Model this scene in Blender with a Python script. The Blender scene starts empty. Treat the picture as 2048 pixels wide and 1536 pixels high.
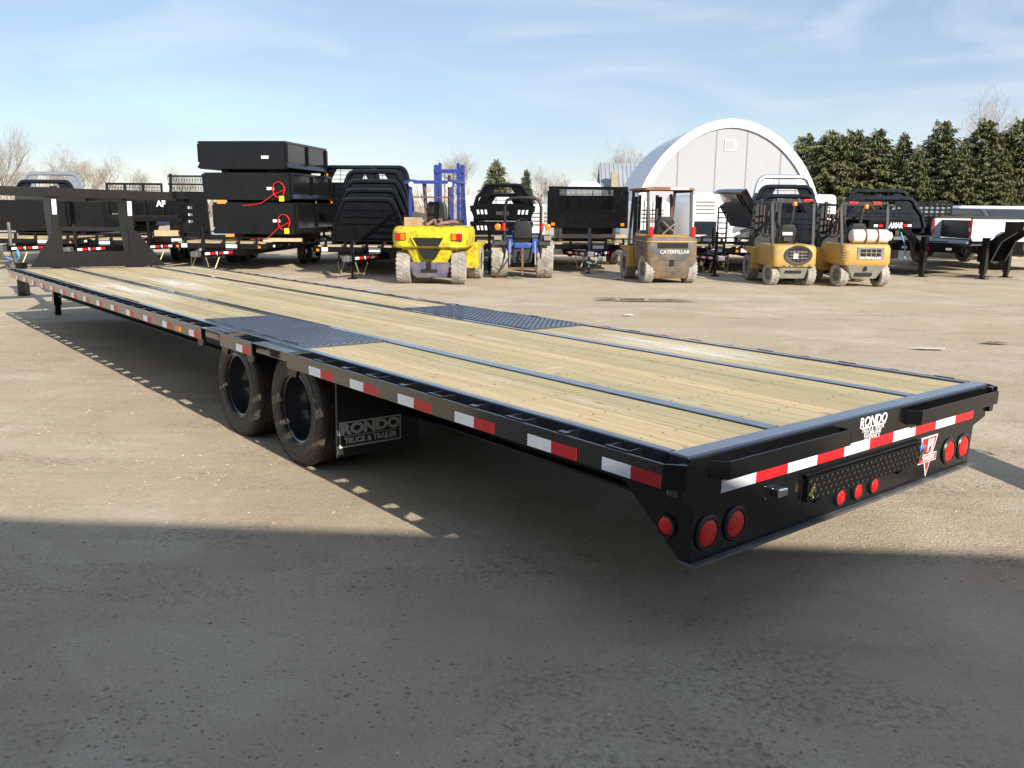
import bpy, bmesh, math, random
from mathutils import Vector, Matrix, noise
S = bpy.context.scene
COL = S.collection
rnd = random.Random(7)
PI = math.pi

# ------------------------------------------------------------------ camera
CAM_H = 1.7358
PITCH, ROLL = 0.20465, 0.00876
cd = bpy.data.cameras.new('camera')
cam = bpy.data.objects.new('camera', cd); COL.objects.link(cam)
fw = Vector((0, math.cos(PITCH), -math.sin(PITCH))); up = Vector((0, math.sin(PITCH), math.cos(PITCH))); rt = Vector((1, 0, 0))
c_, s_ = math.cos(ROLL), math.sin(ROLL)
r2 = rt * c_ + up * s_; u2 = up * c_ - rt * s_
mw = Matrix((r2, u2, -fw)).transposed().to_4x4(); mw.translation = (0, 0, CAM_H)
cam.matrix_world = mw
cd.sensor_width = 36; cd.lens = 1713.58 / 2048 * 36
cd.clip_start = 0.05; cd.clip_end = 3000
S.camera = cam

# ------------------------------------------------------------------ sky, sun, exposure
SUN = Vector((1.10, -1.62, 1.0)).normalized()
EL = math.asin(SUN.z); AZ = math.atan2(SUN.x, SUN.y)
w = bpy.data.worlds.new('World'); S.world = w; w.use_nodes = True
nt = w.node_tree; nt.nodes.clear()
def wn(t, **k):
    n = nt.nodes.new(t)
    for a, b in k.items(): setattr(n, a, b)
    return n
sky = wn('ShaderNodeTexSky', sky_type='NISHITA', sun_disc=False, sun_elevation=EL, sun_rotation=AZ, air_density=1.0, dust_density=0.15, ozone_density=1.5, altitude=250)
bg = wn('ShaderNodeBackground'); bg.inputs['Strength'].default_value = 0.086
outw = wn('ShaderNodeOutputWorld')
tc = wn('ShaderNodeTexCoord')
mp = wn('ShaderNodeMapping'); mp.inputs['Rotation'].default_value = (0.0, 0.16, 0.5); mp.inputs['Scale'].default_value = (1.1, 2.0, 5.5)
n1 = wn('ShaderNodeTexNoise'); n1.inputs['Scale'].default_value = 1.15; n1.inputs['Detail'].default_value = 6; n1.inputs['Roughness'].default_value = 0.52; n1.inputs['Distortion'].default_value = 0.5
cr = wn('ShaderNodeValToRGB'); cr.color_ramp.elements[0].position = 0.36; cr.color_ramp.elements[1].position = 0.72
cr.color_ramp.elements[0].color = (0.22, 0.22, 0.22, 1); cr.color_ramp.elements[1].color = (0.80, 0.80, 0.80, 1)
mx = wn('ShaderNodeMix', data_type='RGBA')
mx.inputs['B'].default_value = (4.15, 5.15, 7.0, 1)
L = nt.links.new
L(tc.outputs['Generated'], mp.inputs['Vector']); L(mp.outputs['Vector'], n1.inputs['Vector']); L(n1.outputs['Fac'], cr.inputs['Fac'])
L(sky.outputs['Color'], mx.inputs['A']); L(cr.outputs['Color'], mx.inputs['Factor'])
# thin streaks of cirrus
mp2 = wn('ShaderNodeMapping'); mp2.inputs['Rotation'].default_value = (0.10, -0.30, 0.25); mp2.inputs['Scale'].default_value = (1.6, 2.0, 7.0)
n2 = wn('ShaderNodeTexNoise'); n2.inputs['Scale'].default_value = 1.5; n2.inputs['Detail'].default_value = 8; n2.inputs['Roughness'].default_value = 0.56; n2.inputs['Distortion'].default_value = 1.1
cr2 = wn('ShaderNodeValToRGB'); cr2.color_ramp.elements[0].position = 0.46; cr2.color_ramp.elements[1].position = 0.74
cr2.color_ramp.elements[1].color = (0.72, 0.72, 0.72, 1)
mx2 = wn('ShaderNodeMix', data_type='RGBA'); mx2.inputs['B'].default_value = (6.5, 7.05, 7.8, 1)
L(tc.outputs['Generated'], mp2.inputs['Vector']); L(mp2.outputs['Vector'], n2.inputs['Vector']); L(n2.outputs['Fac'], cr2.inputs['Fac']); L(cr2.outputs['Color'], mx2.inputs['Factor'])
L(mx.outputs['Result'], mx2.inputs['A']); L(mx2.outputs['Result'], bg.inputs['Color']); L(bg.outputs['Background'], outw.inputs['Surface'])

sd = bpy.data.lights.new('sun', 'SUN'); sd.energy = 5.0; sd.angle = math.radians(0.53); sd.color = (1.0, 0.93, 0.82)
so = bpy.data.objects.new('sun', sd); COL.objects.link(so)
so.rotation_euler = SUN.to_track_quat('Z', 'Y').to_euler(); so.location = SUN * 60

S.view_settings.view_transform = 'Standard'; S.view_settings.look = 'None'
S.view_settings.exposure = 0.58; S.view_settings.gamma = 1.0; S.view_settings.use_curve_mapping = False
S.render.engine = 'CYCLES'
S.cycles.max_bounces = 6

# ------------------------------------------------------------------ materials
def M(name, col, rough=0.5, metal=0.0, var=0.0, vscale=4.0, bump=0.0, bscale=60.0, dust=None, dcol=(0.33, 0.28, 0.22), dscale=3.0, coat=0.0, stretch=(1, 1, 1), spec=0.5, alpha=1.0, trans=0.0, rvar=0.0):
    m = bpy.data.materials.new(name); m.use_nodes = True
    t = m.node_tree; b = t.nodes['Principled BSDF']
    b.inputs['Roughness'].default_value = rough; b.inputs['Metallic'].default_value = metal
    b.inputs['Base Color'].default_value = (*col, 1); b.inputs['Specular IOR Level'].default_value = spec
    b.inputs['Coat Weight'].default_value = coat; b.inputs['Coat Roughness'].default_value = 0.08
    if trans: b.inputs['Transmission Weight'].default_value = trans
    if var or bump or dust or rvar:
        co = t.nodes.new('ShaderNodeTexCoord'); oi = t.nodes.new('ShaderNodeObjectInfo')
        ml = t.nodes.new('ShaderNodeVectorMath'); ml.operation = 'MULTIPLY_ADD'
        ml.inputs[1].default_value = stretch
        cmb = t.nodes.new('ShaderNodeCombineXYZ'); mm = t.nodes.new('ShaderNodeMath'); mm.operation = 'MULTIPLY'; mm.inputs[1].default_value = 37.0
        t.links.new(oi.outputs['Random'], mm.inputs[0])
        for i in range(3): t.links.new(mm.outputs[0], cmb.inputs[i])
        t.links.new(co.outputs['Object'], ml.inputs[0]); t.links.new(cmb.outputs[0], ml.inputs[2])
        vec = ml.outputs[0]
        def nz(scale, det=5, rg=0.6):
            n = t.nodes.new('ShaderNodeTexNoise'); n.inputs['Scale'].default_value = scale; n.inputs['Detail'].default_value = det; n.inputs['Roughness'].default_value = rg
            t.links.new(vec, n.inputs['Vector']); return n.outputs['Fac']
        cur = None
        if var:
            r = t.nodes.new('ShaderNodeValToRGB'); e = r.color_ramp.elements
            e[0].position = 0.3; e[1].position = 0.7
            e[0].color = (*[c * (1 - var) for c in col], 1); e[1].color = (*[min(1, c * (1 + var)) for c in col], 1)
            t.links.new(nz(vscale), r.inputs['Fac']); cur = r.outputs['Color']
        if dust:
            r = t.nodes.new('ShaderNodeValToRGB'); e = r.color_ramp.elements
            e[0].position = max(0, 0.62 - dust * 0.45); e[1].position = min(1, 0.80 - dust * 0.25)
            t.links.new(nz(dscale, 8, 0.68), r.inputs['Fac'])
            x = t.nodes.new('ShaderNodeMix'); x.data_type = 'RGBA'
            t.links.new(r.outputs['Color'], x.inputs['Factor'])
            if cur: t.links.new(cur, x.inputs['A'])
            else: x.inputs['A'].default_value = (*col, 1)
            x.inputs['B'].default_value = (*dcol, 1); cur = x.outputs['Result']
            q = t.nodes.new('ShaderNodeMapRange'); q.inputs['To Min'].default_value = rough; q.inputs['To Max'].default_value = 0.85
            t.links.new(r.outputs['Color'], q.inputs['Value']); t.links.new(q.outputs['Result'], b.inputs['Roughness'])
        elif rvar:
            q = t.nodes.new('ShaderNodeMapRange'); q.inputs['From Min'].default_value = .3; q.inputs['From Max'].default_value = .7
            q.inputs['To Min'].default_value = max(.03, rough - rvar); q.inputs['To Max'].default_value = rough + rvar
            t.links.new(nz(vscale * 2.3, 6), q.inputs['Value']); t.links.new(q.outputs['Result'], b.inputs['Roughness'])
        if cur: t.links.new(cur, b.inputs['Base Color'])
        if bump:
            bp = t.nodes.new('ShaderNodeBump'); bp.inputs['Strength'].default_value = bump; bp.inputs['Distance'].default_value = 0.01
            t.links.new(nz(bscale, 4), bp.inputs['Height']); t.links.new(bp.outputs['Normal'], b.inputs['Normal'])
    return m

BLACK = M('black_paint', (0.006, 0.006, 0.007), 0.16, var=0.3, rvar=0.05, spec=.45)
BLACKD = M('black_paint_dusty', (0.006, 0.006, 0.007), 0.17, var=.25, rvar=.04, spec=.4)
GLOSS = M('black_paint_gloss', (0.009, 0.009, 0.009), 0.22, var=.25, rvar=.05, vscale=2.5, coat=1.0)
DECKSTEEL = M('deck_steel', (0.014, 0.018, 0.031), 0.28, var=.3, rvar=.08, vscale=3, coat=1.0, spec=.8)  # black steel, base tinted blue for the sky it reflects
UNDER = M('underbody_black', (0.008, 0.008, 0.008), 0.55)
TREAD = M('treadplate_black', (0.042, 0.050, 0.072), 0.30, coat=.7, spec=.8, var=.2, rvar=.05)
NECK = M('black_neck_paint', (0.010, 0.0095, 0.009), .45, var=.2, spec=.2)
COVER = M('slot_cover_black', (0.006, 0.006, 0.006), 0.5, spec=.2)
WHITE_T = M('tape_white', (0.78, 0.80, 0.84), 0.35, var=0.05, vscale=30)
RED_T = M('tape_red', (0.52, 0.012, 0.018), 0.35, var=0.08, vscale=30)
WHITE_INK = M('white_vinyl', (0.82, 0.82, 0.82), 0.5)
GREY_INK = M('grey_print', (0.55, 0.56, 0.58), 0.6)
LENS = M('red_lens', (0.88, 0.008, 0.006), 0.2, coat=0.15, var=0.22, vscale=70, bump=0.45, bscale=110)
AMBER = M('amber_lens', (0.75, 0.20, 0.01), 0.2, coat=0.4)
RUBBER = M('rubber', (0.022, 0.022, 0.024), 0.38)
TYRE = M('tyre_rubber', (0.018, 0.018, 0.018), 0.5, dust=0.58, dcol=(0.105, 0.085, 0.062), dscale=3.2, bump=0.35, bscale=70)
RIM = M('rim_black', (0.020, 0.023, 0.030), 0.26, coat=0.6)
CHROME = M('chrome', (0.75, 0.76, 0.78), 0.12, metal=1.0)
ZINC = M('yellow_zinc', (0.55, 0.42, 0.16), 0.3, metal=1.0)
STEELW = M('worn_steel', (0.16, 0.16, 0.17), 0.42, metal=0.6, dust=0.3, dcol=(0.25, 0.22, 0.19), dscale=9)
BLUEINK = M('blue_vinyl', (0.05, 0.17, 0.55), 0.4)

def wood_mat():
    m = bpy.data.materials.new('treated_pine'); m.use_nodes = True; t = m.node_tree; b = t.nodes['Principled BSDF']
    N = t.nodes.new; K = t.links.new
    co = N('ShaderNodeTexCoord'); oi = N('ShaderNodeObjectInfo')
    mu = N('ShaderNodeMath'); mu.operation = 'MULTIPLY'; mu.inputs[1].default_value = 53.0; K(oi.outputs['Random'], mu.inputs[0])
    cb = N('ShaderNodeCombineXYZ'); [K(mu.outputs[0], cb.inputs[i]) for i in range(3)]
    ad = N('ShaderNodeVectorMath'); K(co.outputs['Object'], ad.inputs[0]); K(cb.outputs[0], ad.inputs[1])
    def nz(sc, stretch, det=5, rg=.6, dist=0.0):
        mpn = N('ShaderNodeMapping'); mpn.inputs['Scale'].default_value = stretch; K(ad.outputs[0], mpn.inputs['Vector'])
        n = N('ShaderNodeTexNoise'); n.inputs['Scale'].default_value = sc; n.inputs['Detail'].default_value = det; n.inputs['Roughness'].default_value = rg; n.inputs['Distortion'].default_value = dist
        K(mpn.outputs[0], n.inputs['Vector']); return n.outputs['Fac']
    def ramp(f, p0, c0, p1, c1):
        r = N('ShaderNodeValToRGB'); e = r.color_ramp.elements; e[0].position = p0; e[1].position = p1; e[0].color = (*c0, 1); e[1].color = (*c1, 1); K(f, r.inputs['Fac']); return r.outputs['Color']
    def mix(fac, a, bb, mode='MIX'):
        x = N('ShaderNodeMix'); x.data_type = 'RGBA'; x.blend_type = mode
        for s, v in (('Factor', fac), ('A', a), ('B', bb)):
            if isinstance(v, (int, float)): x.inputs[s].default_value = v
            elif isinstance(v, tuple): x.inputs[s].default_value = (*v, 1)
            else: K(v, x.inputs[s])
        return x.outputs['Result']
    grain = nz(1.0, (46, 1.3, 46), 6, .62, .4)
    base = ramp(grain, .30, (0.410, 0.318, 0.178), .66, (0.590, 0.488, 0.315))
    tone = ramp(oi.outputs['Random'], 0.0, (0.80, 0.84, 0.76), 1.0, (1.12, 1.05, 0.97))
    c = mix(1.0, base, tone, 'MULTIPLY')
    c = mix(ramp(nz(1.0, (3.2, 0.9, 3.2), 5, .6), .50, (0, 0, 0), .75, (.45, .45, .45)), c, (0.50, 0.44, 0.29))
    # pale dusty scuffs, long dark weather streaks, pink saw marks
    c = mix(ramp(nz(1.0, (5.0, .55, 5.0), 7, .7), .56, (0, 0, 0), .70, (.8, .8, .8)), c, (0.66, 0.585, 0.46))
    c = mix(ramp(nz(1.0, (26, .5, 26), 5, .6), .61, (0, 0, 0), .74, (.6, .6, .6)), c, (0.23, 0.185, 0.125))
    c = mix(ramp(nz(1.0, (20, .8, 20), 4, .6), .66, (0, 0, 0), .75, (.4, .4, .4)), c, (0.42, 0.24, 0.18))
    tcd = N('ShaderNodeTexCoord'); tcd.name = 'deck_frame'
    tot = None
    for (cx, cy, sx, sy) in ((.38, 8.0, .30, 1.7), (1.15, 8.6, .30, 1.3), (2.25, 1.9, .25, 1.0)):
        mpd = N('ShaderNodeMapping'); mpd.inputs['Location'].default_value = (-cx / sx, -cy / sy, 0); mpd.inputs['Scale'].default_value = (1 / sx, 1 / sy, 0); K(tcd.outputs['Object'], mpd.inputs['Vector'])
        lnv = N('ShaderNodeVectorMath'); lnv.operation = 'LENGTH'; K(mpd.outputs[0], lnv.inputs[0])
        rr = ramp(lnv.outputs['Value'], .15, (1, 1, 1), 1.0, (0, 0, 0))
        tot = rr if tot is None else mix(1.0, tot, rr, 'ADD')
    pm = mix(1.0, tot, ramp(nz(1.0, (9, .8, 9), 7, .7), .38, (0, 0, 0), .58, (.95, .95, .95)), 'MULTIPLY')
    c = mix(pm, c, (0.80, 0.745, 0.66))
    vo = N('ShaderNodeTexVoronoi'); vo.inputs['Scale'].default_value = 1.0
    mpn = N('ShaderNodeMapping'); mpn.inputs['Scale'].default_value = (7.5, 1.9, 7.5); K(ad.outputs[0], mpn.inputs['Vector']); K(mpn.outputs[0], vo.inputs['Vector'])
    c = mix(ramp(vo.outputs['Distance'], .05, (.75, .75, .75), .11, (0, 0, 0)), c, (0.19, 0.10, 0.045))
    c = mix(ramp(nz(1.0, (170, 14, 170), 3, .7), .70, (0, 0, 0), .78, (.35, .35, .35)), c, (0.22, 0.15, 0.08))
    K(c, b.inputs['Base Color']); b.inputs['Roughness'].default_value = 0.72; b.inputs['Specular IOR Level'].default_value = .3
    bp = N('ShaderNodeBump'); bp.inputs['Strength'].default_value = .35; bp.inputs['Distance'].default_value = .004; K(grain, bp.inputs['Height']); K(bp.outputs['Normal'], b.inputs['Normal'])
    return m
WOOD = wood_mat()

def ground_mat():
    m = bpy.data.materials.new('gravel_lot'); m.use_nodes = True; t = m.node_tree; b = t.nodes['Principled BSDF']
    N = t.nodes.new; K = t.links.new
    co = N('ShaderNodeTexCoord')
    def nz(sc, det=5, rg=.6, st=(1, 1, 1), off=0.0, dist=0.0):
        mpn = N('ShaderNodeMapping'); mpn.inputs['Scale'].default_value = st; mpn.inputs['Location'].default_value = (off, off * .7, off * .3); K(co.outputs['Object'], mpn.inputs['Vector'])
        n = N('ShaderNodeTexNoise'); n.inputs['Scale'].default_value = sc; n.inputs['Detail'].default_value = det; n.inputs['Roughness'].default_value = rg; n.inputs['Distortion'].default_value = dist
        K(mpn.outputs[0], n.inputs['Vector']); return n.outputs['Fac']
    def ramp(f, p0, c0, p1, c1):
        r = N('ShaderNodeValToRGB'); e = r.color_ramp.elements; e[0].position = p0; e[1].position = p1; e[0].color = (*c0, 1); e[1].color = (*c1, 1); K(f, r.inputs['Fac']); return r.outputs['Color']
    def mix(fac, a, bb):
        x = N('ShaderNodeMix'); x.data_type = 'RGBA'
        for s, v in (('Factor', fac), ('A', a), ('B', bb)):
            if isinstance(v, (int, float)): x.inputs[s].default_value = v
            elif isinstance(v, tuple): x.inputs[s].default_value = (*v, 1)
            else: K(v, x.inputs[s])
        return x.outputs['Result']
    c = ramp(nz(.45, 6, .6), .32, (0.460, 0.368, 0.254), .70, (0.535, 0.442, 0.318))
    # packed pale fines
    c = mix(ramp(nz(.8, 7, .66, off=3, dist=.6), .48, (0, 0, 0), .64, (.8, .8, .8)), c, (0.590, 0.500, 0.375))
    # churned gravel and dragged tyre marks, both broken up
    churn = ramp(nz(1.3, 8, .70, off=9, st=(.75, 1.7, 1)), .49, (0, 0, 0), .64, (1, 1, 1))
    trk = ramp(nz(1.0, 6, .62, off=21, st=(.35, 5.2, 1), dist=.35), .54, (0, 0, 0), .68, (.30, .30, .30))
    trk2 = ramp(nz(1.0, 6, .62, off=33, st=(4.5, .9, 1), dist=.9), .58, (0, 0, 0), .68, (.22, .22, .22))
    c = mix(trk, c, (0.340, 0.268, 0.188)); c = mix(trk2, c, (0.345, 0.275, 0.198))
    spk = nz(70, 3, .7, off=5)
    c = mix(ramp(spk, .57, (0, 0, 0), .66, (.50, .50, .50)), c, (0.225, 0.172, 0.120))
    c = mix(ramp(nz(38, 4, .75, off=15), .60, (0, 0, 0), .68, (.45, .45, .45)), c, (0.235, 0.180, 0.125))
    dk = N('ShaderNodeMath'); dk.operation = 'MULTIPLY'; K(churn, dk.inputs[0]); K(ramp(nz(34, 5, .72, off=1), .46, (0, 0, 0), .62, (.68, .68, .68)), dk.inputs[1])
    c = mix(dk.outputs[0], c, (0.160, 0.120, 0.082))
    c = mix(ramp(nz(120, 2, .6, off=7), .68, (0, 0, 0), .73, (.6, .6, .6)), c, (0.66, 0.60, 0.50))
    K(c, b.inputs['Base Color']); b.inputs['Specular IOR Level'].default_value = .3
    K(ramp(nz(.42, 5, .6, off=40, st=(.7, 1.2, 1)), .50, (.92, .92, .92), .64, (.46, .46, .46)), b.inputs['Roughness'])
    h = N('ShaderNodeMath'); h.operation = 'MULTIPLY_ADD'; K(nz(55, 6, .75, off=2), h.inputs[0]); h.inputs[1].default_value = .42
    h2 = N('ShaderNodeMath'); h2.operation = 'MULTIPLY'; K(nz(9, 6, .65, off=4), h2.inputs[0]); h2.inputs[1].default_value = .30; K(h2.outputs[0], h.inputs[2])
    bp = N('ShaderNodeBump'); bp.inputs['Strength'].default_value = .8; bp.inputs['Distance'].default_value = .045
    K(h.outputs[0], bp.inputs['Height']); K(bp.outputs['Normal'], b.inputs['Normal'])
    return m
GROUND = ground_mat()

# ------------------------------------------------------------------ mesh helpers
class MB:
    def __init__(s): s.v = []; s.f = []
    def add(s, vs, fs, mtx=None):
        o = len(s.v)
        s.v += [tuple(mtx @ Vector(p)) if mtx else tuple(p) for p in vs]
        s.f += [tuple(o + i for i in f) for f in fs]; return s
    def box(s, x0, x1, y0, y1, z0, z1, mtx=None):
        return s.add([(x0, y0, z0), (x1, y0, z0), (x1, y1, z0), (x0, y1, z0), (x0, y0, z1), (x1, y0, z1), (x1, y1, z1), (x0, y1, z1)],
                     [(3, 2, 1, 0), (4, 5, 6, 7), (0, 1, 5, 4), (1, 2, 6, 5), (2, 3, 7, 6), (3, 0, 4, 7)], mtx)
    def prism(s, pts, axis, a, b, mtx=None):
        # pts: 2-D outline in the two other axes (x: y,z  y: x,z  z: x,y), extruded from a to b
        def P(p, t): return (t, p[0], p[1]) if axis == 'x' else (p[0], t, p[1]) if axis == 'y' else (p[0], p[1], t)
        n = len(pts)
        return s.add([P(p, a) for p in pts] + [P(p, b) for p in pts],
                     [tuple(range(n)), tuple(range(2 * n - 1, n - 1, -1))] + [(i, n + i, n + (i + 1) % n, (i + 1) % n) for i in range(n)], mtx)
    def frame(s, p, q):
        d = (Vector(q) - Vector(p)).normalized()
        a = Vector((0, 0, 1)) if abs(d.z) < .9 else Vector((1, 0, 0))
        x = d.cross(a).normalized(); y = x.cross(d).normalized(); return x, y
    def tube(s, pts, r, n=8, closed=False, r1=None):
        P = [Vector(p) for p in pts]; m = len(P); o = len(s.v); prev = None
        for i, p in enumerate(P):
            if closed: d = P[(i + 1) % m] - P[i - 1]
            else: d = P[min(i + 1, m - 1)] - P[max(i - 1, 0)]
            d.normalize()
            if prev is None:
                a = Vector((0, 0, 1)) if abs(d.z) < .9 else Vector((1, 0, 0)); x = d.cross(a).normalized()
            else: x = (prev - d * prev.dot(d)).normalized()
            prev = x; y = d.cross(x)
            rr = r if r1 is None else r + (r1 - r) * i / (m - 1)
            for k in range(n):
                an = 2 * PI * k / n + PI / n; s.v.append(tuple(p + x * rr * math.cos(an) + y * rr * math.sin(an)))
        for i in range(m if closed else m - 1):
            for k in range(n):
                a = o + i * n + k; b = o + i * n + (k + 1) % n; c = o + ((i + 1) % m) * n + (k + 1) % n; d = o + ((i + 1) % m) * n + k
                s.f.append((a, b, c, d))
        if not closed:
            s.f.append(tuple(o + k for k in range(n - 1, -1, -1))); s.f.append(tuple(o + (m - 1) * n + k for k in range(n)))
        return s
    def bar(s, p, q, wd, ht):
        p = Vector(p); q = Vector(q); x, y = s.frame(p, q); o = len(s.v)
        for e in (p, q):
            for a, b in ((-1, -1), (1, -1), (1, 1), (-1, 1)): s.v.append(tuple(e + x * a * wd / 2 + y * b * ht / 2))
        s.f += [tuple(o + i for i in f) for f in ((0, 1, 2, 3), (7, 6, 5, 4), (0, 4, 5, 1), (1, 5, 6, 2), (2, 6, 7, 3), (3, 7, 4, 0))]; return s
    def lathe(s, prof, n=24, mtx=None, caps=True):
        # prof: (radius, x) pairs, turned about the x axis
        o = len(s.v); m = len(prof)
        for r, x in prof:
            for k in range(n):
                a = 2 * PI * k / n; p = Vector((x, r * math.cos(a), r * math.sin(a))); s.v.append(tuple(mtx @ p if mtx else p))
        for i in range(m - 1):
            for k in range(n):
                s.f.append((o + i * n + k, o + i * n + (k + 1) % n, o + (i + 1) * n + (k + 1) % n, o + (i + 1) * n + k))
        if caps: s.f.append(tuple(o + k for k in range(n - 1, -1, -1))); s.f.append(tuple(o + (m - 1) * n + k for k in range(n)))
        return s
    def mesh(s, name, mat, smooth=False):
        me = bpy.data.meshes.new(name); me.from_pydata(s.v, [], s.f); me.materials.append(mat)
        bm = bmesh.new(); bm.from_mesh(me); bmesh.ops.recalc_face_normals(bm, faces=bm.faces); bm.to_mesh(me); bm.free()
        if smooth:
            me.polygons.foreach_set('use_smooth', [True] * len(me.polygons)); me.set_sharp_from_angle(angle=math.radians(smooth if smooth > 1 else 40))
        return me
    def build(s, name, mat, parent=None, smooth=False, bevel=0.0, **kw):
        return link(name, s.mesh(name, mat, smooth), parent, bevel=bevel, **kw)
def link(name, me, parent=None, loc=None, rot=None, mtx=None, bevel=0.0, scale=None, kind=None):
    o = bpy.data.objects.new(name, me); COL.objects.link(o); o.parent = parent
    if mtx is not None: o.matrix_local = mtx
    if loc is not None: o.location = loc
    if rot is not None: o.rotation_euler = rot
    if scale is not None: o.scale = scale
    if bevel:
        b = o.modifiers.new('bevel', 'BEVEL'); b.width = bevel; b.segments = 2; b.limit_method = 'ANGLE'; b.angle_limit = math.radians(40)
    if kind: o['kind'] = kind
    return o
def tag(o, label, cat, group=None):
    o['label'] = label; o['category'] = cat
    if group: o['group'] = group
    return o
def thing(name, label, cat, loc=(0, 0, 0), rz=0.0, group=None, scale=1.0):
    o = bpy.data.objects.new(name, None); COL.objects.link(o); o.empty_display_size = .2
    o.location = loc; o.rotation_euler = (0, 0, rz); o.scale = (scale,) * 3
    return tag(o, label, cat, group)
def copy_tree(o, parent=None):
    c = o.copy(); COL.objects.link(c); c.parent = parent
    for ch in o.children: copy_tree(ch, c)
    return c
_tx = {}
def text(s, size, mat, bold=0.0, ext=.001, sx=1.0, shear=0.0):
    k = (s, size, mat.name, bold, sx, shear, ext)
    if k not in _tx:
        cu = bpy.data.curves.new('lettering', 'FONT'); cu.body = s; cu.size = size; cu.extrude = ext; cu.offset = bold; cu.align_x = 'CENTER'; cu.align_y = 'CENTER'; cu.resolution_u = 3; cu.shear = shear
        o = bpy.data.objects.new('lettering', cu); COL.objects.link(o)
        dg = bpy.context.evaluated_depsgraph_get(); me = bpy.data.meshes.new_from_object(o.evaluated_get(dg))
        bpy.data.objects.remove(o); bpy.data.curves.remove(cu)
        me.transform(Matrix.Diagonal((sx, 1, 1, 1))); me.materials.clear(); me.materials.append(mat); me.name = 'lettering'; _tx[k] = me
    return _tx[k]
def face_mtx(loc, nrm, upv=(0, 0, 1)):
    z = Vector(nrm).normalized(); x = Vector(upv).cross(z).normalized(); y = z.cross(x)
    m = Matrix((x, y, z)).transposed().to_4x4(); m.translation = loc; return m

# ------------------------------------------------------------------ ground
def axis_steps(lo, hi, fine_lo, fine_hi, fine, grow):
    a = [fine_lo]
    while a[-1] < fine_hi: a.append(a[-1] + fine)
    st = fine
    while a[-1] < hi: st *= grow; a.append(a[-1] + st)
    st = fine
    while a[0] > lo: st *= grow; a.insert(0, a[0] - st)
    return a
xs = axis_steps(-900, 900, -6, 8, .35, 1.16); ys = axis_steps(-300, 1500, 1, 14, .35, 1.16)
g = MB()
for y in ys:
    for x in xs:
        g.v.append((x, y, 0.014 * (noise.noise((x * .45, y * .45, 3.1))) + .006 * noise.noise((x * 1.7, y * 1.7, 1.0)) if abs(x) < 40 and y < 60 else 0.0))
nx = len(xs)
for j in range(len(ys) - 1):
    for i in range(nx - 1): g.f.append((j * nx + i, j * nx + i + 1, (j + 1) * nx + i + 1, (j + 1) * nx + i))
o = g.build('ground', GROUND, smooth=60); o['kind'] = 'structure'
def gz(x, y):
    return 0.014 * (noise.noise((x * .45, y * .45, 3.1))) + .006 * noise.noise((x * 1.7, y * 1.7, 1.0)) if abs(x) < 40 and y < 60 else 0.0

# loose stones pressed into the lot, and small clods
def scatter(name, n, seed, mat, smin, smax, zone):
    r = random.Random(seed); b = MB()
    for _ in range(n):
        x, y = zone(r)
        s = smin + (smax - smin) * r.random() ** 3
        a = r.random() * PI; z = gz(x, y); ex = s * r.uniform(.7, 1.5); ey = s * r.uniform(.6, 1.1); h = s * r.uniform(.35, .75)
        top = (x + r.uniform(-.3, .3) * s, y + r.uniform(-.3, .3) * s, z + h)
        ring = []
        for k in range(5):
            an = a + 2 * PI * k / 5 + r.uniform(-.3, .3); dx = ex * math.cos(an); dy = ey * math.sin(an)
            ring.append((x + dx, y + dy, z - .002 + r.random() * h * .4))
        b.add(ring + [top], [(k, (k + 1) % 5, 5) for k in range(5)])
    o = b.build(name, mat); o['kind'] = 'stuff'; return o
def zone_near(r):
    for _ in range(6):
        y = 2.2 + 11.5 * r.random() ** 1.15; x = r.uniform(-.72, .72) * y
        if noise.noise((x * .8, y * 1.3, 5.0)) + .5 * noise.noise((x * 2.6, y * 3.4, 1.0)) > r.uniform(-.45, .6): break
    return x, y
STONE = M('pale_stone', (0.48, 0.42, 0.34), .85, var=.35, vscale=3)
CLOD = M('dark_clod', (0.30, 0.235, 0.165), .95, var=.3, vscale=3)
scatter('loose_gravel', 9000, 3, STONE, .0025, .010, zone_near)
scatter('soil_clods', 16000, 4, CLOD, .003, .011, zone_near)

# ================================================================== the flatbed gooseneck trailer
W_, L_ = 2.59, 12.2
TR = thing('flatbed_trailer', 'long black gooseneck flatbed trailer with pine plank deck in the foreground', 'trailer')
tm = Matrix(((0.7691, -0.6397, 0.0131), (0.6388, 0.7686, 0.0160), (-0.0204, -0.0040, 0.9998))).to_4x4()
tm = tm.to_quaternion().to_matrix().to_4x4(); tm.translation = (0.650, 3.007, 0.841)
TR.matrix_world = tm
WOOD.node_tree.nodes['deck_frame'].object = TR
GZ = -0.835      # local height of the ground under the trailer
X0, X1, X2, X3, X4, X5 = 0.05, 0.640, 0.725, 1.868, 1.952, 2.54   # edge, strip, strip, edge
V0, V1 = 0.098, 12.15
RZ = -0.006      # top of wood

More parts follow.
